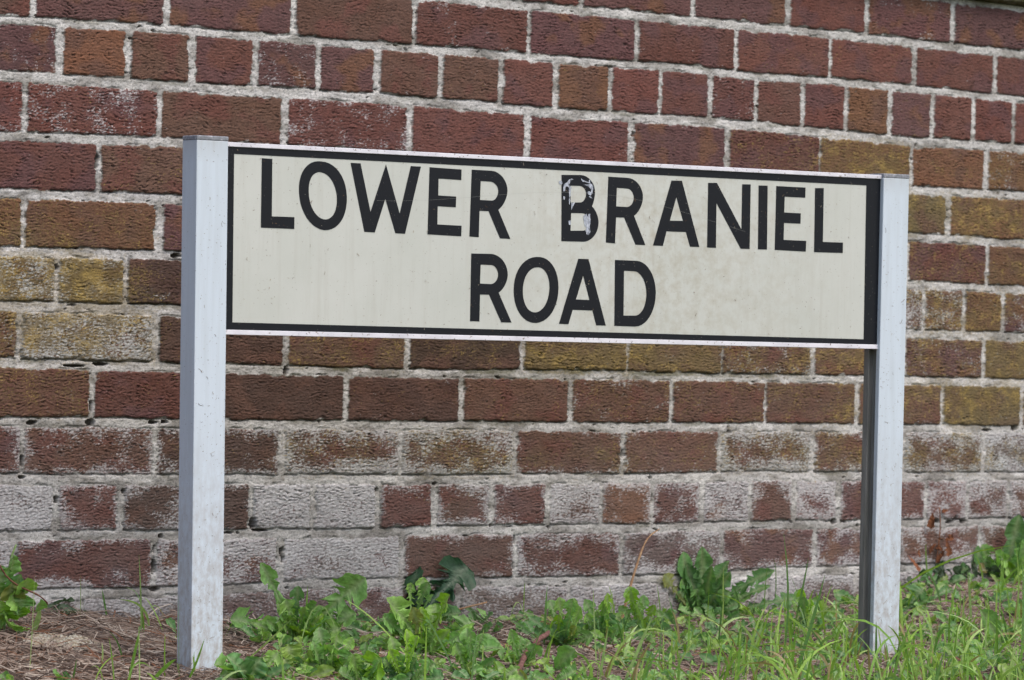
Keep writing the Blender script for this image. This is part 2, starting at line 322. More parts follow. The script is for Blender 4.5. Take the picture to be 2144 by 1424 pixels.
def build_wall():
    fs = []; v = -250.
    while v < 2330: fs.append(v); v += 1.45 + .9*max(0, (v+100)/2100.)
    s1 = np.concatenate([np.arange(-3600, -1200, 22.), np.arange(-1200, -250, 5.), fs, np.arange(2335, 4400, 4.5), np.arange(4400, 6400, 22.)])
    z1 = np.concatenate([np.arange(-1060, -985, 15.), np.arange(-985, 80.5, 1.0)])
    h, col = wall_field(s1, z1)
    m, n = h.shape
    th = wth(s1); nx, ny = np.sin(th), -np.cos(th)
    V = np.zeros((m, n, 3), np.float32)
    V[..., 0] = (wx(s1)[None, :] + nx[None, :]*h)/1000
    V[..., 1] = (wy(s1)[None, :] + ny[None, :]*h)/1000
    V[..., 2] = z1[:, None]/1000 + ZO
    idx = np.arange(m*n).reshape(m, n)
    F = np.stack([idx[:-1, :-1], idx[:-1, 1:], idx[1:, 1:], idx[1:, :-1]], -1).reshape(-1, 4)
    mt = MT('rustic_brick_and_mortar')
    at = mt.n('ShaderNodeAttribute', attribute_name='Col')
    nz = mt.noise(900, 2)
    c = mt.mix(1.0, at.outputs['Color'], mt.ramp(nz, [(.3, .82), (.7, 1.18)]), 'MULTIPLY')
    mt.set(c, .88, .25); mt.bump(mt.noise(700, 3), .35, .0008)
    root = empty('brick_wall', (1.0, 0.0, 0.0))
    tag(root, 'long curving wall of rustic red bricks with pale mortar, white bloom and yellow lichen', 'brick wall')
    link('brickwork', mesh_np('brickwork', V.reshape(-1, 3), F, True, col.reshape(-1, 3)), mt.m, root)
    # core behind the face: ends, back
    cs = np.arange(-3600, 6401, 100.); th = wth(cs); X = wx(cs); Y = wy(cs)
    Vv = []; 
    for a, b, t in zip(X, Y, th):
        for dd_ in (6, 215):
            for zz_ in (-1100, 80): Vv.append(((a-math.sin(t)*dd_)/1000, (b+math.cos(t)*dd_)/1000, zz_/1000+ZO))
    Ff = []
    for i in range(len(cs)-1):
        a, b = i*4, i*4+4
        Ff += [(a+2, a+3, b+3, b+2), (a+1, b+1, b+3, a+3)]
    Ff += [(0, 1, 3, 2), (len(Vv)-4, len(Vv)-2, len(Vv)-1, len(Vv)-3)]
    cm = MT('plain_brick_back'); bt = cm.n('ShaderNodeTexBrick'); bt.inputs['Scale'].default_value = 4.4
    bt.inputs['Color1'].default_value = (.17, .05, .04, 1); bt.inputs['Color2'].default_value = (.11, .05, .04, 1); bt.inputs['Mortar'].default_value = (.35, .34, .33, 1)
    tc = cm.n('ShaderNodeTexCoord'); mp = cm.n('ShaderNodeMapping'); mp.inputs['Rotation'].default_value = (math.radians(90), 0, 0)
    cm.l(tc.outputs['Object'], mp.inputs[0]); cm.l(mp.outputs[0], bt.inputs[0]); cm.set(bt.outputs[0], .9)
    link('wall_core', mesh_py('wall_core', Vv, Ff), cm.m, root)
    # coping: mossy concrete slabs, slight overhang
    cs = np.concatenate([np.arange(-3600, -300, 60.), np.arange(-300, 2400, 12.), np.arange(2400, 6401, 60.)]); th = wth(cs); X = wx(cs); Y = wy(cs)
    prof = [(60, 80.5), (-14, 81), (-22, 85), (-26, 98), (-25, 128), (-20, 138), (40, 150), (100, 156), (160, 150), (240, 138), (244, 88), (238, 81)]
    Vv = []; k = len(prof); rn = random.Random(4)
    for i, (a, b, t, s_) in enumerate(zip(X, Y, th, cs)):
        for j, (dd_, zz_) in enumerate(prof):
            f = 1.6*float(pn(s_/30, j*1.3, 3)) + 1.2*float(pn(s_/9., j*2.1, 4)) if 1 <= j <= 6 else 0
            Vv.append(((a-math.sin(t)*(dd_+f))/1000, (b+math.cos(t)*(dd_+f))/1000, (zz_+(0 if j in (0, 1, 11) else f*.5))/1000+ZO))
    Ff = [(i*k+j, i*k+(j+1) % k, (i+1)*k+(j+1) % k, (i+1)*k+j) for i in range(len(cs)-1) for j in range(k)]
    Ff += [tuple(range(k-1, -1, -1)), tuple(range((len(cs)-1)*k, len(cs)*k))]
    mm = MT('mossy_coping'); a = mm.noise(28, 5, .65); b = mm.noise(140, 3)
    c = mm.ramp(a, [(.3, (.05, .055, .022)), (.5, (.085, .08, .04)), (.68, (.2, .19, .15))])
    mm.set(mm.mix(.5, c, mm.ramp(b, [(.35, .55), (.65, 1.3)]), 'MULTIPLY'), .95, .15); mm.bump(b, .8, .004)
    link('coping', mesh_py('coping', Vv, Ff, False), mm.m, root)
build_wall()

# ------------------------------------------------------------------ ground
GW = np.array([(-3600, -890), (-79, -878), (78, -896), (194, -899), (341, -908), (497, -911), (773, -917), (1126, -924), (1402, -919), (1579, -903), (1832, -886), (2094, -882), (6000, -880)])
def gz(x, y):
    """ground height (mm) at world x, y (mm)"""
    x = np.asarray(x, float); y = np.asarray(y, float)
    d = np.clip(yw(x)-y, 0, None); sl_ = np.interp(x, [-100, 250, 1200], [.125, .085, .02])
    z = np.interp(x, GW[:, 0], GW[:, 1]) - sl_*np.minimum(d, 750) - .012*np.clip(d-750, 0, 3000)
    return z
def gzn(x, y):
    near = np.clip(1-(abs(x-1100)-2300)/2000, 0, 1)
    return gz(x, y) + near*(5*fb(x/90, y/90, 201, 3) + 2.2*pn(x/17, y/17, 205) + 1.3*pn(x/6, y/6, 206)) - 2
def build_ground():
    xs = np.concatenate([-np.geomspace(120000, 900, 26), np.arange(-800, 2600, 6.), np.arange(2620, 4300, 20.), np.geomspace(4400, 120000, 24)])
    ys = np.concatenate([-np.geomspace(120000, 1300, 30), np.arange(-1250, 320, 6.), np.geomspace(340, 120000, 24)])
    x, y = np.meshgrid(xs, ys)
    z = gzn(x, y)
    V = np.stack([x/1000, y/1000, z/1000+ZO], -1).astype(np.float32); m, n = x.shape
    idx = np.arange(m*n).reshape(m, n); F = np.stack([idx[:-1, :-1], idx[:-1, 1:], idx[1:, 1:], idx[1:, :-1]], -1).reshape(-1, 4)
    mt = MT('soil_and_thatch')
    a = mt.noise(9, 5, .6); b = mt.noise(160, 4, .7); c = mt.noise(45, 4, .6)
    soil = mt.ramp(b, [(.3, (.022, .013, .009)), (.5, (.075, .045, .030)), (.62, (.14, .09, .062)), (.75, (.24, .18, .13))])
    gr = mt.ramp(b, [(.35, (.03, .05, .012)), (.65, (.09, .13, .03))])
    geo = mt.n('ShaderNodeNewGeometry'); sx = mt.n('ShaderNodeSeparateXYZ'); mt.l(geo.outputs['Position'], sx.inputs[0])
    mr = mt.n('ShaderNodeMapRange'); mr.inputs[1].default_value = -.9; mr.inputs[2].default_value = -2.0; mt.l(sx.outputs[1], mr.inputs[0])
    mt.set(mt.mix(mr.outputs[0], soil, gr), .95, .15); mt.bump(c, .7, .01)
    g = link('ground', mesh_np('ground', V.reshape(-1, 3), F, True), mt.m); tag(g, kind='structure')
build_ground()

# ---- outlines and plant layout (mm)
LETTERS=[('L',[[(51.8,-18.4),(68.1,-18.6),(69.0,-93.5),(104.3,-93.4),(104.4,-108.9),(52.3,-108.8)]]),('O',[[(145.2,-18.8),(151.6,-19.4),(157.7,-21.0),(163.4,-23.6),(168.7,-27.1),(173.4,-31.4),(177.5,-36.5),(180.9,-42.3),(183.6,-48.7),(185.4,-55.7),(186.5,-63.1),(186.5,-71.0),(185.6,-78.3),(183.9,-85.0),(181.3,-91.1),(177.9,-96.4),(173.8,-100.8),(169.1,-104.4),(163.7,-107.0),(157.8,-108.6),(151.5,-109.0),(145.0,-107.9),(139.0,-105.7),(133.3,-102.6),(128.1,-98.5),(123.5,-93.6),(119.5,-88.0),(116.1,-81.7),(113.5,-74.8),(111.7,-67.4),(110.7,-59.5),(110.6,-52.2),(111.5,-45.4),(113.2,-39.2),(115.7,-33.8),(119.0,-29.0),(123.1,-25.1),(127.7,-22.0),(133.0,-19.9),(138.8,-18.8)],[(146.0,-33.3),(149.8,-34.2),(153.5,-35.8),(156.9,-38.0),(160.0,-40.8),(162.9,-44.1),(165.3,-47.9),(167.4,-52.2),(169.0,-56.8),(170.2,-61.7),(170.8,-66.9),(170.8,-72.1),(170.2,-76.8),(169.1,-81.2),(167.6,-85.0),(165.5,-88.2),(163.1,-90.8),(160.2,-92.8),(157.0,-94.2),(153.5,-94.8),(149.7,-94.6),(145.9,-93.5),(142.4,-91.8),(139.1,-89.4),(136.1,-86.5),(133.4,-83.0),(131.0,-79.1),(129.1,-74.7),(127.6,-70.0),(126.5,-65.0),(126.0,-59.8),(125.9,-54.7),(126.4,-50.0),(127.3,-45.9),(128.8,-42.2),(130.7,-39.1),(133.0,-36.6),(135.8,-34.7),(138.9,-33.5),(142.3,-33.0)]]),('W',[[(191.4,-18.8),(207.3,-18.9),(224.7,-82.5),(248.1,-18.8),(271.7,-83.3),(288.3,-19.2),(304.7,-19.4),(280.9,-109.7),(265.3,-109.3),(248.1,-64.4),(232.1,-109.4),(215.4,-109.1)]]),('E',[[(318.9,-19.6),(371.3,-20.6),(371.2,-34.8),(333.8,-34.1),(333.8,-56.7),(363.2,-57.2),(362.9,-71.6),(333.2,-71.2),(333.2,-95.5),(373.0,-96.0),(372.7,-110.2),(317.5,-109.2)]]),('R',[[(388.2,-20.1),(420.1,-20.3),(424.4,-20.7),(428.6,-21.7),(432.5,-23.3),(436.1,-25.4),(439.4,-28.0),(442.2,-31.1),(444.5,-34.4),(446.3,-38.1),(447.6,-42.1),(448.1,-46.3),(447.9,-49.2),(447.4,-52.1),(446.5,-55.1),(445.3,-58.1),(443.8,-61.0),(442.1,-63.8),(440.2,-66.4),(438.0,-68.7),(435.7,-70.8),(433.3,-72.5),(454.3,-111.3),(437.0,-110.9),(417.3,-75.0),(402.2,-74.9),(401.6,-110.5),(386.3,-110.0)],[(403.1,-34.9),(418.4,-35.0),(420.6,-35.2),(422.7,-35.6),(424.7,-36.3),(426.6,-37.3),(428.2,-38.5),(429.7,-39.9),(430.9,-41.4),(431.8,-43.1),(432.4,-44.9),(432.7,-46.8),(432.6,-49.0),(432.2,-51.0),(431.6,-52.9),(430.7,-54.7),(429.7,-56.3),(428.5,-57.7),(427.2,-58.8),(425.7,-59.6),(424.1,-60.2),(422.5,-60.5),(402.7,-60.3)]]),('B',[[(538.7,-21.3),(571.6,-20.3),(575.5,-20.7),(579.2,-21.5),(582.6,-22.9),(585.8,-24.7),(588.7,-27.0),(591.1,-29.5),(593.2,-32.4),(594.8,-35.6),(595.8,-39.0),(596.2,-42.5),(596.2,-44.8),(596.0,-47.0),(595.7,-49.3),(595.2,-51.6),(594.7,-53.8),(594.1,-55.9),(593.5,-57.9),(592.8,-59.6),(592.0,-61.1),(591.2,-62.4),(593.1,-63.7),(594.9,-65.4),(596.5,-67.3),(598.1,-69.3),(599.5,-71.6),(600.7,-73.9),(601.7,-76.4),(602.5,-78.8),(603.0,-81.3),(603.3,-83.6),(603.0,-88.0),(602.1,-92.1),(600.6,-96.0),(598.6,-99.5),(596.0,-102.7),(593.0,-105.5),(589.7,-107.8),(586.0,-109.6),(582.0,-110.7),(577.8,-111.2),(540.4,-111.6)],[(554.4,-35.4),(569.9,-35.2),(571.7,-35.4),(573.3,-35.8),(574.9,-36.4),(576.3,-37.3),(577.6,-38.4),(578.7,-39.6),(579.7,-41.0),(580.3,-42.6),(580.8,-44.2),(581.0,-46.0),(580.9,-47.8),(580.5,-49.6),(579.9,-51.2),(579.1,-52.7),(578.1,-54.1),(577.0,-55.3),(575.6,-56.3),(574.2,-57.1),(572.6,-57.6),(570.9,-57.8),(555.0,-58.4)],[(556.0,-72.7),(574.8,-72.4),(576.9,-72.6),(578.8,-73.0),(580.6,-73.7),(582.3,-74.6),(583.8,-75.7),(585.0,-77.1),(586.1,-78.5),(586.9,-80.2),(587.5,-81.9),(587.7,-83.7),(587.6,-85.7),(587.2,-87.5),(586.5,-89.3),(585.6,-90.9),(584.5,-92.3),(583.2,-93.6),(581.7,-94.7),(580.1,-95.5),(578.3,-96.0),(576.4,-96.2),(555.5,-96.9)]]),('R',[[(618.7,-20.7),(651.6,-21.1),(656.0,-21.5),(660.1,-22.5),(664.1,-24.0),(667.6,-26.1),(670.9,-28.7),(673.6,-31.7),(675.9,-35.1),(677.6,-38.8),(678.8,-42.7),(679.2,-46.9),(679.0,-49.9),(678.5,-52.9),(677.6,-55.9),(676.4,-58.9),(674.9,-61.7),(673.1,-64.5),(671.1,-67.0),(669.0,-69.3),(666.7,-71.2),(664.2,-72.8),(684.9,-112.7),(667.8,-112.5),(647.3,-76.0),(633.2,-76.1),(632.2,-111.8),(616.5,-111.2)],[(633.6,-35.4),(651.9,-35.9),(653.7,-36.1),(655.4,-36.6),(657.0,-37.3),(658.5,-38.3),(659.8,-39.5),(661.0,-40.9),(661.9,-42.4),(662.7,-44.1),(663.2,-46.0),(663.4,-47.9),(663.3,-50.0),(662.8,-51.9),(662.1,-53.8),(661.2,-55.5),(660.0,-57.1),(658.6,-58.4),(657.0,-59.5),(655.3,-60.4),(653.4,-60.9),(651.4,-61.2),(633.1,-61.0)]]),('A',[[(728.7,-21.9),(747.0,-21.5),(779.8,-112.4),(763.3,-112.5),(755.8,-92.4),(721.4,-92.5),(715.5,-112.8),(698.3,-112.8)],[(737.7,-44.4),(750.2,-77.1),(727.0,-77.5)]]),('N',[[(793.5,-22.6),(809.1,-22.2),(854.4,-85.8),(854.3,-22.4),(869.6,-22.0),(869.8,-112.6),(853.8,-112.6),(808.9,-50.2),(809.4,-112.8),(793.7,-112.7)]]),('I',[[(884.0,-23.0),(900.3,-22.5),(901.1,-112.4),(884.8,-112.7)]]),('E',[[(916.0,-22.5),(969.3,-22.8),(969.2,-37.2),(931.6,-37.1),(931.2,-59.3),(961.4,-59.5),(961.3,-74.1),(931.3,-74.1),(931.0,-98.0),(972.4,-98.1),(971.7,-113.3),(915.2,-112.6)]]),('L',[[(986.9,-22.8),(1002.9,-22.3),(1003.0,-98.6),(1040.2,-98.5),(1040.1,-113.3),(987.2,-113.6)]]),('R',[[(389.8,-132.7),(421.8,-132.3),(426.4,-132.6),(430.7,-133.6),(434.8,-135.3),(438.6,-137.5),(442.0,-140.2),(445.0,-143.4),(447.4,-147.1),(449.3,-151.1),(450.5,-155.3),(451.1,-159.9),(450.8,-162.6),(450.3,-165.4),(449.3,-168.3),(448.1,-171.1),(446.7,-173.8),(444.9,-176.4),(443.0,-178.7),(440.9,-180.9),(438.6,-182.7),(436.3,-184.3),(458.8,-224.1),(441.6,-224.1),(420.5,-187.3),(405.5,-187.5),(405.3,-223.7),(389.8,-223.5)],[(405.6,-147.2),(422.6,-147.2),(424.5,-147.4),(426.4,-147.9),(428.1,-148.6),(429.7,-149.7),(431.1,-150.9),(432.4,-152.4),(433.4,-154.1),(434.2,-155.9),(434.7,-157.8),(434.9,-159.9),(434.8,-162.0),(434.3,-163.9),(433.6,-165.8),(432.6,-167.5),(431.4,-169.0),(429.9,-170.3),(428.3,-171.4),(426.6,-172.2),(424.7,-172.8),(422.7,-173.0),(405.1,-172.7)]]),('O',[[(498.6,-134.2),(505.0,-134.2),(510.9,-135.2),(516.4,-137.2),(521.4,-140.3),(525.7,-144.2),(529.5,-148.9),(532.5,-154.4),(534.8,-160.6),(536.2,-167.5),(536.8,-174.9),(536.5,-182.7),(535.3,-190.0),(533.2,-196.9),(530.4,-203.1),(526.8,-208.7),(522.6,-213.5),(517.7,-217.6),(512.3,-220.7),(506.4,-222.8),(500.1,-223.9),(493.7,-223.6),(487.7,-222.3),(482.1,-219.8),(477.1,-216.5),(472.7,-212.2),(468.9,-207.1),(465.8,-201.3),(463.5,-194.8),(462.0,-187.7),(461.4,-180.0),(461.8,-172.6),(463.0,-165.6),(465.1,-159.1),(468.0,-153.2),(471.6,-148.0),(475.9,-143.5),(480.8,-139.8),(486.3,-137.0),(492.2,-135.1)],[(498.9,-148.4),(502.7,-148.2),(506.3,-148.8),(509.5,-150.1),(512.5,-152.0),(515.1,-154.6),(517.3,-157.7),(519.1,-161.4),(520.4,-165.6),(521.3,-170.2),(521.6,-175.3),(521.3,-180.6),(520.5,-185.6),(519.2,-190.3),(517.5,-194.6),(515.3,-198.5),(512.8,-201.9),(509.8,-204.8),(506.6,-207.0),(503.1,-208.6),(499.3,-209.5),(495.5,-209.5),(491.9,-208.7),(488.7,-207.2),(485.7,-205.0),(483.1,-202.2),(480.9,-198.8),(479.2,-194.9),(477.8,-190.5),(477.0,-185.7),(476.7,-180.4),(476.9,-175.4),(477.7,-170.6),(479.0,-166.1),(480.7,-162.0),(482.9,-158.4),(485.4,-155.2),(488.4,-152.6),(491.6,-150.5),(495.1,-149.1)]]),('A',[[(569.7,-134.7),(587.1,-134.7),(618.8,-225.0),(602.5,-225.0),(595.5,-204.8),(561.6,-204.7),(554.9,-224.4),(538.8,-224.2)],[(578.5,-157.4),(590.1,-190.6),(566.9,-190.3)]]),('D',[[(632.7,-134.6),(669.6,-134.7),(675.2,-135.2),(680.4,-136.9),(685.4,-139.5),(689.9,-143.0),(694.0,-147.4),(697.5,-152.4),(700.4,-158.2),(702.6,-164.4),(704.0,-171.2),(704.6,-178.3),(704.2,-185.8),(703.0,-193.0),(700.9,-199.7),(698.1,-205.9),(694.6,-211.3),(690.5,-216.1),(685.9,-219.9),(680.8,-222.8),(675.3,-224.7),(669.5,-225.4),(633.6,-225.1)],[(648.6,-149.1),(665.7,-149.1),(669.3,-149.5),(672.7,-150.6),(675.8,-152.5),(678.8,-155.0),(681.4,-158.0),(683.7,-161.5),(685.5,-165.5),(686.9,-169.9),(687.9,-174.6),(688.3,-179.5),(688.1,-184.4),(687.5,-189.1),(686.4,-193.5),(684.9,-197.5),(683.0,-201.1),(680.7,-204.2),(678.2,-206.7),(675.4,-208.6),(672.4,-209.8),(669.2,-210.3),(649.1,-210.6)]])]
SMEARS=[[(534.3,-30.0),(538.9,-29.0),(540.0,-33.1),(538.0,-35.2),(534.4,-33.3)],[(543.1,-33.8),(548.2,-31.1),(551.2,-27.7),(555.3,-25.7),(558.6,-26.6),(554.3,-28.4),(552.3,-32.6),(551.3,-34.9),(555.5,-36.6),(555.6,-39.9),(553.0,-40.8),(549.3,-36.8),(546.2,-36.9),(545.3,-39.4),(545.4,-43.6),(542.3,-43.7),(542.1,-37.1)],[(551.4,-39.2),(554.5,-39.9),(554.5,-46.5),(553.5,-61.4),(551.9,-60.6),(552.1,-46.6)],[(542.4,-50.2),(545.0,-51.0),(544.6,-55.1),(543.1,-55.2)],[(555.5,-58.8),(562.2,-58.1),(560.2,-61.1),(557.2,-66.2),(555.9,-68.7)],[(572.2,-24.6),(574.3,-26.8),(579.0,-28.3),(585.3,-29.7),(585.2,-26.4),(587.3,-26.3),(588.2,-31.7),(581.1,-30.3),(574.9,-29.4),(572.0,-26.9)],[(576.0,-33.5),(582.2,-32.5),(590.5,-32.0),(592.8,-35.2),(592.2,-41.0),(591.3,-45.2),(588.3,-47.8),(584.6,-46.3),(581.4,-43.9),(583.5,-42.2),(589.2,-42.8),(589.1,-38.7),(584.4,-35.5),(581.2,-34.4)],[(585.2,-48.7),(589.8,-49.4),(591.8,-51.8),(588.3,-51.1)],[(577.0,-75.4),(582.1,-72.8),(584.2,-76.8),(585.5,-85.9),(585.2,-73.5),(588.5,-72.5),(589.0,-81.6),(588.2,-91.6),(589.4,-97.3),(586.9,-101.9),(582.7,-100.8),(580.5,-95.9),(582.5,-93.4),(579.4,-89.4),(577.6,-81.2)],[(551.4,-83.7),(555.0,-82.7),(555.1,-89.3),(552.5,-88.6)]]
CRACK=[(233.9,-67.1),(266.2,-66.6),(320.4,-63.4),(367.3,-59.2),(446.3,-51.2),(494.3,-46.9),(542.8,-45.1),(591.7,-44.7),(641.1,-46.8),(691.1,-53.6),(758.5,-66.5),(861.2,-88.5)]
PLANTS=[('dandelion','large upright dandelion with jagged leaves just right of the left post','weed',(231,-205),0,[(-50,110,16,'d',0),(94,93,33,'d',0),(3,81,14,'d',-1),(82,43,30,'d',0),(-90,31,27,'d',0),(-51,25,26,'d',1),(13,52,22,'d',1),(38,41,26,'o',2),(72,0,24,'d',0),(47,1,20,'d',0),(-39,13,20,'d',1),(20,29,22,'o',2),(52,-20,20,'o',-1),(-20,39,20,'d',1),(-13,62,20,'d',1),(29,59,20,'d',0),(62,23,24,'d',1),(-29,3,22,'d',0),(7,20,26,'d',2)]),('dandelion','bushy dandelion in the middle of the weeds with one long pale ribbed leaf pointing up','weed',(353,-336),0,[(-55,82,24,'d',1),(12,74,17,'d',1),(32,89,21,'d',2),(63,50,27,'d',0),(101,24,20,'d',0),(-72,20,29,'d',1),(-20,30,24,'d',1),(108,16,17,'d',0),(-59,57,22,'d',0),(-39,64,20,'d',1),(-10,50,22,'o',1),(33,41,21,'o',2),(-49,39,22,'d',0),(-33,46,22,'d',2),(13,33,24,'d',1),(-13,16,22,'d',0),(39,7,22,'d',1),(-46,7,22,'d',1)]),('dandelion','dark green crinkled dandelion pressed against the foot of the wall','weed',(637,-7),6,[(-43,75,29,'d',-2),(75,78,42,'d',-2),(68,15,20,'d',-1),(-6,42,17,'d',-2),(28,36,31,'d',-2),(49,54,25,'d',-2),(-31,42,21,'d',-2)]),('dandelion','small feathery dandelion seedling with pale midrib beside the red twig','weed',(409,-461),0,[(0,45,13,'d',0),(23,17,14,'d',0),(-21,14,14,'d',1),(32,31,13,'d',0),(-29,23,12,'d',0),(10,8,12,'d',1)]),('dandelion','small blue-green rosette under the middle of the sign','weed',(644,-310),0,[(-51,42,12,'d',-1),(7,41,20,'o',-1),(-14,34,18,'o',-1),(-41,28,16,'d',-1),(-27,20,18,'d',0),(41,20,18,'d',0),(24,27,19,'d',0),(16,11,18,'o',2),(-15,14,18,'o',2),(-5,24,19,'o',0)]),('dandelion','low dandelion of crowded short leaves at the foot of the leaning dry stem','weed',(764,-268),0,[(8,45,18,'d',-1),(26,30,16,'d',-1),(-26,32,18,'d',-1),(-8,36,18,'d',-1),(37,18,16,'d',0),(-41,21,14,'d',-1),(18,19,18,'d',0),(-14,18,18,'d',0),(49,27,16,'d',-1),(62,10,15,'d',-1),(-34,5,15,'d',0)]),('broadleaf_weed','single spoon-shaped leaf with pale midrib near the red twig','weed',(426,-513),0,[(28,36,27,'o',0),(-15,6,13,'o',1),(13,5,14,'o',2)]),('broadleaf_weed','tall clump of smooth broad dark leaves against the wall beneath the sign','weed',(1236,-11),7,[(-49,100,31,'e',-1),(-1,109,31,'e',-1),(43,87,24,'e',-1),(44,72,22,'e',-1),(-66,40,21,'d',-1),(-46,58,27,'e',0),(112,75,19,'d',-1),(108,50,15,'d',-1),(154,32,18,'d',-1),(80,35,22,'d',0),(10,53,25,'e',0),(31,59,25,'e',-1),(-15,66,24,'d',-1),(22,37,25,'d',-1),(-22,30,22,'e',0),(59,22,22,'d',-1),(-74,66,19,'d',-1),(-7,44,19,'d',0),(74,52,16,'d',-1),(44,41,18,'d',0),(-44,22,19,'d',0),(15,81,21,'e',-1),(-26,83,22,'e',-1),(-33,10,19,'e',-1)]),('variegated_weed','pale marbled leaves sprawling in the grass below the broad dark clump','weed',(967,-250),0,[(41,-27,20,'o',4),(73,-34,18,'o',4),(21,-14,15,'o',4)]),('broadleaf_weed','bright clump with a tall round-tipped leaf at the right edge by the wall','weed',(2013,38),7,[(27,110,32,'e',-1),(45,40,43,'e',1),(-73,53,25,'d',-1),(-43,59,24,'d',0),(-35,22,27,'d',0),(48,76,27,'e',0),(8,40,32,'e',1),(-16,48,24,'d',0),(24,19,37,'e',2),(56,16,32,'e',0),(-56,29,24,'d',-1)]),('broadleaf_weed','long pale spoon leaf lying in the grass at the lower right','weed',(1263,-597),0,[(-38,59,27,'o',0),(14,21,17,'o',1),(-28,11,15,'d',1)]),('broadleaf_weed','low leaves just right of the foot of the right post','weed',(1526,-167),0,[(36,39,28,'d',-1),(31,9,19,'d',0),(22,-9,18,'o',0),(46,21,19,'d',-1)]),('broadleaf_weed','lone dull green leaf in front of the wall just left of the right post','weed',(1542,-67),0,[(-41,23,23,'o',-1),(-23,8,18,'d',-1)]),('bindweed','round-leaved green climber with a red stem at the left edge','weed',(-205,-113),0,[(14,106,21,'h',0),(35,77,23,'h',1),(25,55,28,'h',0),(-3,69,25,'h',0),(19,35,29,'h',2),(52,49,14,'h',0),(13,69,25,'h',0),(-6,44,28,'h',2),(9,19,28,'h',1),(25,81,19,'h',-1),(-8,92,23,'h',0),(34,38,16,'h',0),(21,8,19,'h',1),(3,32,29,'h',2),(15,55,25,'h',1),(-10,14,25,'h',1)]),('dock_leaf','dark dull green torn leaf lying flat at the wall foot left of the left post','leaf',(-19,37),2,[(56,-7,34,'o',-3),(26,12,22,'o',-3)]),('broadleaf_weed','overlapping blue-green leaves at the bottom edge beside the left post','weed',(-97,-487),0,[(-27,40,27,'o',-1),(-12,29,29,'o',-1),(15,37,31,'o',-1),(31,18,28,'o',-1),(-37,13,27,'o',0),(37,43,18,'d',1),(55,27,21,'o',-1),(-43,27,24,'d',0),(6,15,28,'o',0)]),('buttercup','bright yellow-green buttercup leaf split in three in front of the left dandelion','weed',(40,-422),0,[(-11,39,29,'b',3),(31,14,30,'b',3),(5,-9,21,'b',3),(-16,19,19,'b',3)]),('dandelion','bright jagged leaf with a rounded tip at the bottom between the post and the middle','weed',(84,-506),0,[(24,39,34,'d',2),(-15,35,21,'o',1),(-31,19,21,'d',0),(12,12,27,'d',0),(-37,6,25,'b',3)]),('dandelion','wide ragged dandelion low in front of the bushy one with leaves lying outwards','weed',(83,-441),0,[(-38,28,23,'d',1),(-19,38,24,'d',0),(6,41,23,'d',1),(31,31,25,'d',0),(53,19,23,'d',1),(-53,10,21,'d',0),(19,15,25,'d',2),(-13,15,25,'d',1)]),('dandelion','blue-green dandelion of narrow jagged leaves at the bottom edge under the long pale leaf','weed',(147,-520),0,[(-38,31,19,'d',-1),(-15,41,19,'d',0),(13,36,20,'d',-1),(38,28,20,'d',0),(50,11,18,'d',-1),(-50,11,19,'d',0)]),('dandelion','fresh green tuft of short leaves at the bottom edge left of the red twig','weed',(257,-527),0,[(-25,19,16,'d',1),(-6,22,16,'d',3),(19,16,15,'d',1),(32,6,14,'d',1),(-38,5,15,'d',3),(6,8,15,'d',3),(44,18,14,'d',1)]),('dandelion','flat young rosette half hidden by grass under the right half of the sign','weed',(909,-196),0,[(-28,17,17,'d',-1),(21,15,17,'d',-1),(0,24,15,'d',-1),(38,4,15,'d',0),(-14,7,17,'d',0),(49,14,13,'d',-1)]),('broadleaf_weed','small green leaves in the thatch at the very bottom left corner','weed',(-419,-399),0,[(-6,14,15,'o',0),(10,10,15,'o',1),(2,4,13,'o',0)]),('broadleaf_weed','small pair of leaves in the thatch at the bottom left of the left post','weed',(-340,-410),0,[(-8,12,14,'o',0),(12,8,16,'o',-1),(1,5,13,'o',0)]),('dandelion','ragged low dandelion in the thick grass between the posts near the right','weed',(1211,-258),0,[(-36,14,17,'d',-1),(22,16,17,'d',-1),(39,1,19,'d',-1),(-14,24,16,'d',-1),(-50,0,17,'d',0)])]
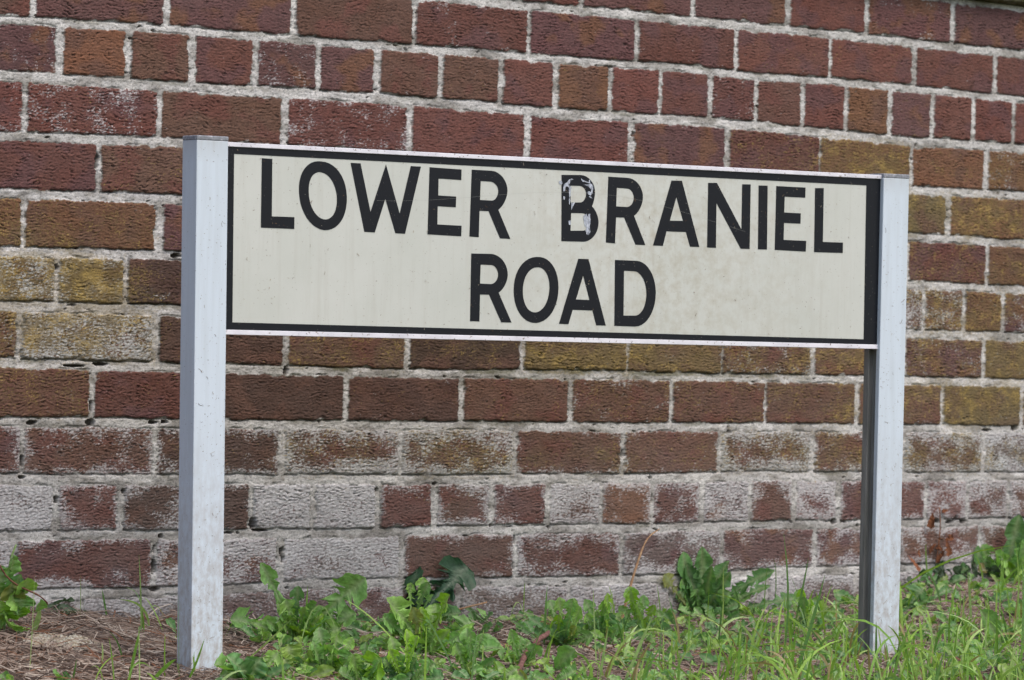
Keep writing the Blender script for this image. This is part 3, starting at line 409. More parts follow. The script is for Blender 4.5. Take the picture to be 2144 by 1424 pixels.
BLADES=[(193,-254,0,26,66,57,13,1.9),(204,-498,0,-59,68,-110,106,2.5),(239,-523,0,-22,47,-51,94,2.5),(325,-430,0,6,52,4,81,1.3),(330,-473,0,0,39,0,61,1.9),(371,-507,0,18,48,31,80,2.6),(855,-13,17,-9,25,-26,7,2.1),(853,-13,28,0,32,1,50,1.4),(528,-493,0,-5,65,-8,114,2.0),(430,-596,0,4,38,10,77,3.8),(769,-293,0,9,27,19,60,2.7),(462,-609,0,19,51,37,97,4.5),(1123,-13,17,3,-30,7,-83,4.4),(516,-450,0,39,9,95,-21,2.6),(1101,-19,0,40,6,98,-1,1.5),(531,-609,0,19,41,45,64,2.6),(544,-615,0,26,48,42,69,2.6),(939,-339,0,0,62,-1,115,2.8),(1269,-67,0,-5,33,-16,63,2.9),(1030,-221,0,1,35,2,77,1.4),(747,-631,0,9,92,0,199,3.3),(1109,-318,0,14,71,23,127,2.8),(711,-689,0,20,68,40,149,4.6),(1408,-6,34,2,38,-3,74,1.5),(1432,-4,1,23,17,47,26,3.0),(1490,-2,13,42,-34,64,-110,3.8),(740,-572,0,20,46,33,93,3.3),(1272,-10,40,30,-44,67,-63,3.0),(1329,-258,0,94,93,229,139,4.4),(1441,-187,0,-11,33,-23,81,3.7),(1334,-278,0,-9,40,-14,87,2.2),(1807,19,33,-6,31,-8,62,2.3),(1839,22,11,23,-23,61,-51,2.3),(1434,-444,0,1,72,0,137,3.6),(1285,-592,0,10,77,3,161,4.2),(1829,-79,0,-4,39,-17,70,2.3),(1103,-765,0,2,81,-1,155,4.7),(-343,-348,0,2,65,3,126,2.4),(-156,-114,0,8,20,11,38,7.6),(89,27,2,-5,24,-9,44,2.6),(95,-89,0,-16,35,-29,52,3.3),(148,22,22,-7,25,-25,37,2.0),(147,22,33,17,7,33,-16,2.0),(93,-58,0,-11,30,-42,40,3.3),(-257,-439,0,8,42,14,71,3.6),(-229,-445,0,21,24,36,36,4.8),(-194,-436,0,-1,33,-1,61,2.4),(-157,-306,0,-6,25,-19,42,2.5),(-204,-320,0,2,17,1,33,2.5),(-319,-404,0,3,14,6,31,2.4),(44,31,0,0,33,0,62,0.7),(-174,-441,0,-2,63,-3,112,1.2),(-222,-241,0,25,-4,59,-7,1.2),(-164,-443,0,12,27,23,60,3.0),(-155,-418,0,6,-9,77,-6,1.8),(171,-125,0,10,20,20,39,2.0),(133,-160,0,-13,-16,-20,-39,1.3),(-76,-491,0,-3,31,1,49,2.4),(-38,-390,0,40,37,75,72,1.9),(130,-483,0,-13,15,-44,40,1.9),(1437,-181,0,22,-33,44,30,1.5)]

# ------------------------------------------------------------------ the street name sign
SO = np.array([-79.710, -400.0, -251.115]); _sw, _ro, _pt = -0.138075, 0.0019674, -0.0106514
_e0 = np.array([math.cos(_sw), math.sin(_sw), 0]); _n0 = np.array([math.sin(_sw), -math.cos(_sw), 0]); _z0 = np.array([0, 0, 1.])
_u = _z0*math.cos(_pt) + _n0*math.sin(_pt); SN = _n0*math.cos(_pt) - _z0*math.sin(_pt)
SE = _e0*math.cos(_ro) + _u*math.sin(_ro); SU = -_e0*math.sin(_ro) + _u*math.cos(_ro)
def sg(a, b, c):
    p = SO + SE*a + SU*b + SN*c
    return (p[0]/1000, p[1]/1000, p[2]/1000 + ZO)
def bevel(o, w_=.0008, seg=2):
    m = o.modifiers.new('bevel', 'BEVEL'); m.width = w_; m.segments = seg; m.limit_method = 'ANGLE'; m.angle_limit = math.radians(40)
    return o
def prism(sec, b0, b1, lean=0., n=1):
    """extrude section [(a,c)] from b1 (top) down to b0, sliding by lean mm per mm of drop"""
    V = []; k = len(sec)
    bs = np.linspace(b1, b0, n+1)
    for b in bs:
        for a, c in sec: V.append(sg(a + lean*(b1-b), b, c))
    F = [(i*k+j, (i+1)*k+j, (i+1)*k+(j+1) % k, i*k+(j+1) % k) for i in range(n) for j in range(k)]
    F += [tuple(range(k)), tuple(range((n+1)*k-1, n*k-1, -1))]
    return V, F

mp_ = MT('weathered_white_aluminium')
st = mp_.noise(14, 4, .6, mapscale=(9, 9, .5)); fl = mp_.noise(420, 2, .5); fl2 = mp_.noise(60, 6, .75, mapscale=(2, 2, 1))
geo = mp_.n('ShaderNodeNewGeometry'); sx = mp_.n('ShaderNodeSeparateXYZ'); mp_.l(geo.outputs['Position'], sx.inputs[0])
base = mp_.ramp(st, [(.3, (.54, .605, .66)), (.6, (.59, .665, .735))])
flk = mp_.ramp(fl, [(.70, 0.), (.745, 1.)])
c = mp_.mix(flk, base, (.16, .13, .11))
low = mp_.n('ShaderNodeMapRange'); low.inputs[1].default_value = .30; low.inputs[2].default_value = -.03; mp_.l(sx.outputs[2], low.inputs[0])
lw = mp_.n('ShaderNodeMath', operation='MULTIPLY'); mp_.l(low.outputs[0], lw.inputs[0]); mp_.l(mp_.ramp(fl2, [(.40, 0.), (.62, 1.)]), lw.inputs[1])
lw2 = mp_.n('ShaderNodeMath', operation='MULTIPLY'); mp_.l(lw.outputs[0], lw2.inputs[0]); lw2.inputs[1].default_value = .7
c = mp_.mix(lw2.outputs[0], c, (.30, .24, .19))
topd = mp_.n('ShaderNodeMapRange'); topd.inputs[1].default_value = .625; topd.inputs[2].default_value = .662; mp_.l(sx.outputs[2], topd.inputs[0])
tm = mp_.n('ShaderNodeMath', operation='MULTIPLY'); mp_.l(topd.outputs[0], tm.inputs[0]); mp_.l(mp_.ramp(st, [(.35, .1), (.65, .6)]), tm.inputs[1])
c = mp_.mix(tm.outputs[0], c, (.33, .31, .28))
mp_.set(c, .38, .45); mp_.bump(fl2, .05, .001)
POSTM = mp_.m
md = MT('shaded_dirty_slot_paint'); a = md.noise(20, 4, .6, mapscale=(6, 6, .6))  # darker copy of the post paint, slot shade and dirt in its colour
md.set(md.ramp(a, [(.3, (.15, .145, .13)), (.7, (.28, .27, .25))]), .6, .3)
mc_ = MT('grey_plastic_cap'); a = mc_.noise(260, 3); mc_.set(mc_.ramp(a, [(.35, (.18, .19, .21)), (.6, (.28, .29, .32)), (.72, (.5, .5, .52))]), .55, .35)
mr_ = MT('white_rail'); a = mr_.noise(160, 3, .6); b = mr_.noise(30, 3)
mr_.set(mr_.mix(mr_.ramp(a, [(.62, 0.), (.72, 1.)]), mr_.ramp(b, [(.3, (.62, .61, .66)), (.6, (.76, .75, .80))]), (.25, .21, .19)), .4, .4)
mk = MT('cream_enamel')
a = mk.noise(7, 5, .65); b = mk.noise(520, 2, .5); d_ = mk.noise(60, 5, .7)
tc = mk.n('ShaderNodeTexCoord')
vs = mk.n('ShaderNodeVectorMath', operation='DISTANCE'); mk.l(tc.outputs['Object'], vs.inputs[0]); vs.inputs[1].default_value = sg(720, -150, 0)
mr = mk.n('ShaderNodeMapRange'); mr.inputs[1].default_value = .34; mr.inputs[2].default_value = .02; mk.l(vs.outputs['Value'], mr.inputs[0])
g1 = mk.n('ShaderNodeMath', operation='MULTIPLY'); mk.l(mr.outputs[0], g1.inputs[0]); mk.l(mk.ramp(d_, [(.42, 0.), (.7, .75)]), g1.inputs[1])
col = mk.ramp(a, [(.3, (.51, .53, .485)), (.65, (.565, .58, .54))])
col = mk.mix(g1.outputs[0], col, (.40, .37, .29))
stk = mk.noise(30, 4, .65, mapscale=(3.5, 3.5, .22))
col = mk.mix(mk.ramp(stk, [(.50, 0.), (.78, .30)]), col, (.40, .385, .33))
col = mk.mix(mk.ramp(b, [(.715, 0.), (.75, 1.)]), col, (.20, .15, .11))
mk.set(col, .27, .5); mk.b.inputs['Coat Weight'].default_value = .25; mk.b.inputs['Coat Roughness'].default_value = .15; mk.bump(a, .03, .002)
ml = MT('black_enamel'); b = ml.noise(500, 2, .5)
ml.set(ml.mix(ml.ramp(b, [(.72, 0.), (.76, 1.)]), (.007, .008, .012), (.22, .21, .20)), .35, .25)
mpnt = MT('white_paint_smear'); b = mpnt.noise(300, 3, .6); mpnt.set(mpnt.ramp(b, [(.35, (.38, .42, .50)), (.6, (.60, .64, .72))]), .5, .4)
b2 = mpnt.noise(130, 5, .75, mapscale=(2.2, 2.2, .55)); mpnt.l(mpnt.ramp(b2, [(.40, .12), (.56, .95)]), mpnt.b.inputs['Alpha'])

def build_sign():
    root = empty('street_sign', sg(550, -660, -10))
    tag(root, 'cream street name sign lettered LOWER BRANIEL ROAD on two white square posts', 'street sign')
    # panel, slotted into both posts
    pv, pf = prism([(-8, 0), (1112, 0), (1112, -3), (-8, -3)], -242.6, -5.0)
    link('sign_panel', mesh_py('sign_panel', pv, pf), mk.m, root); panel = root.children[-1]
    panel = [o for o in bpy.data.objects if o.name == 'sign_panel'][0]
    def sub(name, me, mat): 
        o = bpy.data.objects.new(name, me); scn.collection.objects.link(o); me.materials.append(mat); o.parent = panel; return o
    # black border: one frame-shaped sheet
    outer = [(-8, -5.2), (1112, -5.4), (1112, -242.5), (-8, -242.5)]; inner = [(8.9, -14.6), (1081.8, -15.5), (1081.8, -235.3), (11.0, -232.9)]
    V = [sg(a, b, .12) for a, b in outer] + [sg(a, b, .12) for a, b in inner] + [sg(a, b, .4) for a, b in outer] + [sg(a, b, .4) for a, b in inner]
    F = []
    for i in range(4):
        j = (i+1) % 4
        F += [(8+i, 8+j, 12+j, 12+i), (4+i, 4+j, 12+j, 12+i)]
    sub('border', mesh_py('border', V, F), ml.m)
    def flat(name, loops, c0, th, mat):
        cu_ = bpy.data.curves.new('glyph', 'CURVE'); cu_.dimensions = '2D'; cu_.fill_mode = 'BOTH'; cu_.extrude = th/2
        for lp in loops:
            sp = cu_.splines.new('POLY'); sp.points.add(len(lp)-1); sp.use_cyclic_u = True
            for q, (a, b) in zip(sp.points, lp): q.co = (a, b, 0, 1)
        ob = bpy.data.objects.new('glyph', cu_); scn.collection.objects.link(ob)
        dg = bpy.context.evaluated_depsgraph_get(); me = bpy.data.meshes.new_from_object(ob.evaluated_get(dg))
        for v in me.vertices: v.co = sg(v.co.x, v.co.y, c0 + v.co.z)
        bpy.data.objects.remove(ob); bpy.data.curves.remove(cu_); me.name = name
        return sub(name, me, mat)
    for ch, loops in LETTERS: o = flat('letter', loops, .28, .3, ml.m); o['label'] = 'black capital letter ' + ch
    rn = random.Random(5)
    for lp in SMEARS:
        q = []
        for i in range(len(lp)):
            a, b = lp[i], lp[(i+1) % len(lp)]
            q.append(a); L_ = math.hypot(b[0]-a[0], b[1]-a[1])
            for t in range(1, max(1, int(L_/2.2))):
                f = t/max(1, int(L_/2.2)); q.append((a[0]+(b[0]-a[0])*f+rn.uniform(-.5, .5), a[1]+(b[1]-a[1])*f+rn.uniform(-.5, .5)))
        flat('paint_smear', [q], .56, .22, mpnt.m)
    # rails top and bottom
    for nm, b0, b1 in (('top_rail', -5.4, .2), ('bottom_rail', -248.9, -242.6)):
        v, f = prism([(-8, 2.6), (1112, 2.6), (1112, -13), (-8, -13)], b0, b1)
        if nm == 'bottom_rail': v = [tuple(np.array(q)) for q in v]
        o = bevel(link(nm, mesh_py(nm, v, f), mr_.m, root), .0006)
    # posts with an open slot in the inner face
    tf, Dp, W_ = 7.26, 34.8, 48.0
    def sec(a0, flip):
        s_ = [(0, tf), (W_, tf), (W_, -.9), (W_-9, -.9), (W_-9, -16.5), (W_, -16.5), (W_, tf-Dp), (0, tf-Dp)]
        return [(a0+(W_-a if flip else a), c) for a, c in s_][::(-1 if flip else 1)]
    for a0, b1, ln, fl_ in ((-52.8, 1.0, .0083, False), (1108.4, -3.5, -.0076, True)):
        s_ = sec(a0, fl_); v, f = prism(s_, -800, b1, ln, 1)
        me = mesh_py('post', v, f); o = link('post', me, POSTM, root); me.materials.append(md.m)
        for p in me.polygons:      # slot and rear lip: post paint with shade and dirt in the colour
            cc = p.center; k = np.array([cc.x*1000, cc.y*1000, (cc.z-ZO)*1000]) - SO; c_ = k @ SN
            nn = np.array(p.normal)
            if c_ < -.95 and c_ > -27 and abs(nn @ SU) < .5:
                a_ = k @ SE; am = (s_[0][0] + s_[7][0])/2
                inner_side = (nn @ SE)*(1 if not fl_ else -1) > .5 or abs(nn @ SN) > .5
                if inner_side: p.material_index = 1
        bevel(o, .0009)
        cs = [(a0-.4, tf+.4), (a0+W_+.4, tf+.4), (a0+W_+.4, tf-Dp-.4), (a0-.4, tf-Dp-.4)]
        v, f = prism(cs, b1+.02, b1+6.0); cp = mesh_py('cap', v, f)
        oc = bpy.data.objects.new('cap', cp); scn.collection.objects.link(oc); cp.materials.append(mc_.m); oc.parent = o; bevel(oc, .0012)
    # hair crack in the enamel
    V = []; F = []
    for i, (a, b) in enumerate(CRACK):
        V += [sg(a, b-.07, .62), sg(a, b+.07, .62)]
        if i: F.append((2*i-2, 2*i, 2*i+1, 2*i-1))
    mcr = MT('crack_line'); mcr.set((.33, .34, .32), .6)
    sub('crack', mesh_py('crack', V, F), mcr.m)
    # dried grass clippings stuck to the sign
    V = []; F = []; C_ = []
    rs = np.random.RandomState(9)
    def clip(a, b, c, L_, wd, col):
        ang = rs.uniform(0, 6.28); bend = rs.uniform(-1.2, 1.2); n = 4; i0 = len(V)
        for t in range(n+1):
            f = t/n-.5; th = ang + bend*f; x = a+L_*f*math.cos(th); y = b+L_*f*math.sin(th)
            px_, py_ = -math.sin(th)*wd/2, math.cos(th)*wd/2; cc = c + .25 + .5*abs(f)*rs.uniform(0, 1.5)
            V.append(sg(x+px_, y+py_, cc)); V.append(sg(x-px_, y-py_, cc)); C_.append(col); C_.append(col)
        for t in range(n): F.append((i0+2*t, i0+2*t+2, i0+2*t+3, i0+2*t+1))
    cols = [(.16, .10, .06), (.28, .21, .14), (.10, .06, .04), (.34, .30, .24)]
    for _ in range(330):
        a, b = rs.uniform(5, 1095), rs.uniform(-238, -8); clip(a, b, .6, rs.choice([1.2, 2, 3, 4.5], p=[.5, .27, .15, .08]), rs.uniform(.3, .65), cols[rs.randint(4)])
    for _ in range(90): clip(rs.uniform(5, 1095), rs.choice([rs.uniform(-5, 0), rs.uniform(-248, -243)]), 2.7, rs.uniform(1, 3), .5, cols[rs.randint(3)])
    for pa, n_ in ((-48, 130), (1108, 110)):
        for _ in range(n_):
            b = -650*rs.power(1.5); a = pa + (.0083 if pa < 0 else -.0076)*(-b) + rs.uniform(3, 44)
            clip(a, b, 7.3, rs.choice([1, 2, 4, 8], p=[.5, .28, .16, .06]), rs.uniform(.3, .6), cols[rs.randint(3)])
    mcl = MT('dry_clipping'); at = mcl.n('ShaderNodeAttribute', attribute_name='Col'); mcl.set(at.outputs['Color'], .8, .2)
    o = link('grass_clippings', mesh_np('grass_clippings', np.array(V), np.array(F), False, np.array(C_)), mcl.m, root); o['kind'] = 'stuff'
build_sign()

# ------------------------------------------------------------------ plants
RV, UV, BV = np.array([.7190, -.6950, 0.]), np.array([0, 0, 1.]), np.array([.6950, .7190, 0.])   # right, up and inward along the verge
def leafmat():
    m = MT('leaf'); at = m.n('ShaderNodeAttribute', attribute_name='Col'); n_ = m.noise(220, 3)
    oi = m.n('ShaderNodeObjectInfo')
    c = m.mix(1.0, at.outputs['Color'], m.ramp(n_, [(.3, .78), (.7, 1.2)]), 'MULTIPLY')
    m.set(c, .42, .45); m.bump(m.noise(160, 3), .35, .002)
    tr = m.n('ShaderNodeBsdfTranslucent'); m.l(m.mix(1.0, c, (1.1, 1.25, .5), 'MULTIPLY'), tr.inputs[0])
    mx = m.n('ShaderNodeMixShader'); mx.inputs[0].default_value = .38
    out = m.t.nodes['Material Output']; m.l(m.b.outputs[0], mx.inputs[1]); m.l(tr.outputs[0], mx.inputs[2]); m.l(mx.outputs[0], out.inputs[0])
    return m.m
LEAFM = leafmat()
TONE = {-3: (.050, .085, .042), -2: (.030, .082, .040), -1: (.125, .270, .090), 0: (.190, .370, .100), 1: (.25, .44, .095), 2: (.26, .46, .04), 3: (.28, .42, .09), 4: (.27, .38, .22)}
def profile(style, n, rs):
    """half-width (0..1) and backward sweep at n stations"""
    t = np.linspace(0, 1, n)
    if style == 'd':
        nl = rs.randint(5, 8); env = .20 + .80*np.clip(t*1.3-.1, 0, 1)**.9
        f = (t*nl) % 1.0; tooth = np.where(f < .72, .22+.78*(f/.72)**1.15, 1-.78*((f-.72)/.28))
        u = (t-(1-1.25/nl))/(1.25/nl)                       # the end lobe is a broad arrow head
        tooth = np.where(u > 0, np.where(u < .22, .25+.80*(u/.22), 1.05*(1-((u-.22)/.78))**.72), tooth)
        wv = env*tooth*(1+.10*np.sin(t*97+rs.uniform(0, 6))); sweep = np.where(u > 0, -.30*np.exp(-((u-.22)/.18)**2), -.38*np.clip(f/.72, 0, 1)**2*(f < .9))
    elif style == 'o':
        wv = np.clip(np.sin(np.pi*np.clip(t, 0, 1)**1.7)**.75, .0, 1)*(1-.09*np.abs(np.sin(t*30+rs.uniform(0, 6)))-.10*np.abs(np.sin(t*11+rs.uniform(0, 6)))) ; wv = np.maximum(wv, .11*(t < .6)); sweep = 0*t
    elif style == 'e':
        wv = np.clip(np.sin(np.pi*t**1.5)**.8, 0, 1)*(1-.42*np.abs(np.sin(t*12+rs.uniform(0, 3)))**1.5*(t < .74)-.08*np.abs(np.sin(t*47))); wv = np.maximum(wv, .10*(t < .6)); sweep = -.15*np.abs(np.sin(t*12))*(t < .74)
    elif style == 'h':
        wv = np.sin(np.pi*np.clip((t-.18)/.82, 0, 1)**.62)**.8; wv = np.where(t < .18, .05, wv); sweep = 0*t
    else:      # b: cut, fan-shaped segment
        wv = np.clip((t-.05)/.75, 0, 1)**.9*(1-np.clip((t-.78)/.22, 0, 1)**2.4); wv *= 1-.28*(np.abs(np.sin(t*14))**3)*(t > .35); sweep = -.12*(t > .5)*np.abs(np.sin(t*14))
    wv = wv.copy(); wv[-1] = .02; wv[0] = .05 if style != 'd' else .08
    return t, wv, sweep
def leaf_arrays(base, tip, W_, style, tone, rs, droop=.12):
    n = 64 if style in 'dbe' else 22
    base = np.array(base, float); tip = np.array(tip, float); v = tip-base; L_ = np.linalg.norm(v)
    bow = (UV*rs.uniform(.02, .14) + BV*rs.uniform(-.15, .08))*L_
    t, wv, sw = profile(style, n, rs)
    P0, P1, P2 = base, (base+tip)/2+bow, tip
    C = ((1-t)**2)[:, None]*P0 + (2*t*(1-t))[:, None]*P1 + (t**2)[:, None]*P2
    T = np.gradient(C, axis=0); T /= np.linalg.norm(T, axis=1)[:, None]
    N = UV*rs.uniform(.35, .9) - BV*rs.uniform(.5, 1.0) + RV*rs.uniform(-.45, .45)
    tw = rs.uniform(-.5, .5)
    S_ = np.cross(T, N); S_ /= np.linalg.norm(S_, axis=1)[:, None]; NN = np.cross(S_, T)
    fold = rs.uniform(.15, .6); V = []; col = []
    g = np.array(TONE[tone])*rs.uniform(.85, 1.3)
    if rs.rand() < .03: g = g*.4+np.array([.34, .26, .08])*.6
    rib = g*.4 + np.array([.30, .36, .20])*.6
    if tone == -3 or tone == -2: rib = g*.55+np.array([.16, .22, .15])*.45
    for j, fr in enumerate((-1, -.5, -.07, .07, .5, 1)):
        off = abs(fr)*wv*W_/2
        und = (.06*W_*np.sin(t*(13+3*j)+j*2.1+rs.uniform(0, 6)) + .04*W_*rs.randn(n)*.5)*(abs(fr) > .3)*np.clip(wv*2, 0, 1)
        sg_ = np.sign(fr)
        jit = sw*W_*abs(fr)*(1 if abs(fr) > .3 else 0)
        ca, sa = np.cos(tw*t), np.sin(tw*t)
        Sd = S_*ca[:, None] + NN*sa[:, None]; Nd = NN*ca[:, None] - S_*sa[:, None]
        p = C + Sd*(sg_*off)[:, None] + Nd*(off*fold*1.2+und)[:, None] + T*jit[:, None]
        V.append(p)
        cc = rib if abs(fr) < .1 else g
        vv = np.broadcast_to(cc, (n, 3)).copy()
        if abs(fr) > .1:
            vv *= (1 + .10*rs.randn(n))[:, None]
            if tone == 4: vv = np.where((rs.rand(n) < .45)[:, None], np.array([.42, .5, .38]), vv)
        col.append(vv)
    V = np.stack(V, 1); col = np.stack(col, 1); idx = np.arange(n*6).reshape(n, 6)
    F = np.stack([idx[:-1, :-1], idx[:-1, 1:], idx[1:, 1:], idx[1:, :-1]], -1).reshape(-1, 4)
    V = V.reshape(-1, 3)
    # keep clear of the wall and out of the soil
    lim = yw(V[:, 0])-5; V[:, 1] = np.minimum(V[:, 1], lim); V[:, 2] = np.maximum(V[:, 2], gz(V[:, 0], V[:, 1])+1)
    return V, F, np.clip(col.reshape(-1, 3), 0, 1)
def scl(V): 
    V = np.array(V, float)/1000; V[:, 2] += ZO; return V
def build_plants():
    rs = np.random.RandomState(17)
    for name, label, cat, (x, y), dz, lv in PLANTS:
        z = float(gzn(np.array([x]), np.array([y]))[0])+2
        root = empty(name, (x/1000, y/1000, z/1000+ZO)); tag(root, label, cat)
        b0 = np.array([x, y, z])
        if name == 'dandelion':
            mx = max(abs(q[0]) for q in lv)*.62; lv = lv + [(math.cos(a_)*mx*q_*1.15, math.sin(a_)*64*q_+3, rs.uniform(10, 15), 'd', rs.choice([0, 1, 0, 1, 2])) for a_, q_ in zip(rs.uniform(.05, 3.1, len(lv)//2+6), rs.uniform(.6, 1.15, len(lv)//2+6))]
        for dx, dy, W_, stl, tone in lv:
            W_ = W_*(1.42 if stl == 'd' else 1.25)
            if name == 'dandelion' and dy > 60: W_ *= 1.12
            b = b0 + RV*(rs.uniform(-6, 6)+dx*.04) + BV*rs.uniform(-6, 4)
            if name == 'bindweed': W_ *= 1.15
            if name == 'bindweed': b = b0 + RV*(dx*.75+rs.uniform(-8, 8)) + UV*max(0, dy*.72-6)
            tip = b0 + RV*dx + UV*(dy+dz*.6) + BV*rs.uniform(-35, 15)
            if tone <= -2: tip = b0 + RV*dx + UV*(dy+dz*.6) + BV*60
            V, F, C_ = leaf_arrays(b, tip, W_, stl, tone, rs)
            link('leaf', mesh_np('leaf', scl(V), F, True, C_), LEAFM, root)
        if name == 'bindweed':
            tube('stem', [(x-60, y-30, z+150), (x-20, y-30, z+80), (x+30, y-40, z+52), (x+52, y-30, z+40)], 1.1, STEMR, root)
            tube('stem', [(x+2, y, z), (x+12, y, z+50), (x+6, y-4, z+90), (x+20, y, z+118)], 1.2, STEMG, root)
def tube(name, pts, r, mat, parent=None, r1=None, kink=0., seed=1, ns=8, steps=6):
    rs = np.random.RandomState(seed); P_ = np.array(pts, float)
    t = np.linspace(0, len(P_)-1, (len(P_)-1)*steps+1)
    # catmull-rom
    def cm(i, u):
        a, b, c, d = P_[max(i-1, 0)], P_[i], P_[min(i+1, len(P_)-1)], P_[min(i+2, len(P_)-1)]
        return .5*((2*b)+(-a+c)*u+(2*a-5*b+4*c-d)*u*u+(-a+3*b-3*c+d)*u**3)
    C = np.array([cm(min(int(k), len(P_)-2), k-min(int(k), len(P_)-2)) for k in t]); C += rs.randn(*C.shape)*kink
    T = np.gradient(C, axis=0); T /= np.linalg.norm(T, axis=1)[:, None]
    A = np.cross(T, [.3, .2, .93]); A /= np.linalg.norm(A, axis=1)[:, None]; B = np.cross(T, A); V = []
    n = len(C); r1 = r if r1 is None else r1
    for i in range(n):
        rr = (r+(r1-r)*i/(n-1))*(1+.12*rs.randn())
        for j in range(ns): a = 2*math.pi*j/ns; V.append(C[i]+rr*(A[i]*math.cos(a)+B[i]*math.sin(a)))
    F = [(i*ns+j, i*ns+(j+1) % ns, (i+1)*ns+(j+1) % ns, (i+1)*ns+j) for i in range(n-1) for j in range(ns)] + [tuple(range(ns-1, -1, -1)), tuple(range((n-1)*ns, n*ns))]
    return link(name, mesh_py(name, scl(V), F, True), mat, parent)
def simple(name, c1, c2, scale=150, rough=.8):
    m = MT(name); m.set(m.ramp(m.noise(scale, 4, .6), [(.3, c1), (.7, c2)]), rough, .2); m.bump(m.noise(scale*2, 2), .4, .001); return m.m
STEMR = simple('red_stem', (.12, .04, .03), (.25, .12, .08)); STEMG = simple('green_stem', (.12, .2, .06), (.2, .3, .1))
TWIG = simple('red_brown_bark', (.09, .035, .028), (.24, .13, .11)); STRAW = simple('pale_straw', (.25, .13, .06), (.42, .28, .17)); RUST = simple('dead_leaf', (.08, .03, .015), (.28, .11, .05), 90)
build_plants()
def gpt(x, y, dz=0): return (x, y, float(gzn(np.array([float(x)]), np.array([float(y)]))[0])+dz)
tag(tube('twig', [gpt(215, -640, 8), gpt(330, -540, 14), gpt(450, -440, 26), gpt(560, -365, 32)], 4.2, TWIG, r1=3.4, kink=.6), 'thick reddish brown twig slanting up from the bottom edge', 'twig')
tag(tube('twig', [gpt(170, -390, 5), gpt(300, -320, 7), gpt(443, -306, 7), gpt(560, -300, 9), gpt(700, -270, 5)], 3.6, STRAW, r1=2.2, kink=.9, seed=3), 'long pale peeled stick lying across the bare thatch', 'twig')
tag(tube('dry_stalk', [gpt(1040, -30, -3), (1072, -26, -850), (1105, -18, -800), (1138, -14, -782+0)], 2.6, STRAW, r1=.7, seed=5), 'tall straw-coloured stalk leaning against the wall right of the middle', 'dry stalk')
tag(tube('dry_stalk', [gpt(640, -14, 0), (700, -22, -898), (760, -30, -886)], 1.9, STRAW, r1=1.2, seed=6), 'short yellow stalk lying at the wall foot below the sign', 'dry stalk')
def build_dead_ivy():
    rs = np.random.RandomState(3); root = empty('dead_ivy', (1.83, 0.0, ZO-.86)); tag(root, 'clump of dead rust-brown ivy leaves clinging to the wall right of the right post', 'ivy')
    for k in range(11):
        x = 1836+rs.uniform(-26, 26) if k < 8 else 1800+rs.uniform(-70, 60); z = (-760-rs.uniform(0, 70)) if k < 8 else (-820-rs.uniform(0, 55))
        b = np.array([x, yw(x)-8-rs.uniform(0, 12), z]); v = RV*rs.uniform(-26, 26)+UV*rs.uniform(-34, 8)-BV*rs.uniform(0, 16)
        V, F, C_ = leaf_arrays(b, b+v, rs.uniform(11, 20), 'b', 0, rs)
        link('leaf', mesh_np('leaf', scl(V), F, True, C_), RUST, root)
    tube('stem', [(1838, yw(1838)-7, -755), (1842, yw(1842)-7, -790), (1830, yw(1830)-9, -850), (1815, yw(1815)-10, -895)], 0.8, RUST, root, seed=8)
    root = empty('ivy', (1.9, 0.0, ZO-.885)); tag(root, 'creeping grey-green ivy of small leaves along the wall foot at the far right', 'ivy')
    for k in range(46):
        x = 1745+rs.uniform(0, 330); dz_ = rs.uniform(2, 34)*(.5+.5*math.sin((x-1745)/330*3.1)); b = np.array([x, yw(x)-10-rs.uniform(0, 22), float(gz(x, yw(x)-20))+dz_])
        V, F, C_ = leaf_arrays(b, b+RV*rs.uniform(-16, 16)+UV*rs.uniform(-4, 16)-BV*rs.uniform(0, 12), rs.uniform(13, 24), 'h', rs.choice([-3, -3, -1]), rs)
        link('leaf', mesh_np('leaf', scl(V), F, True, C_), LEAFM, root)
build_dead_ivy()

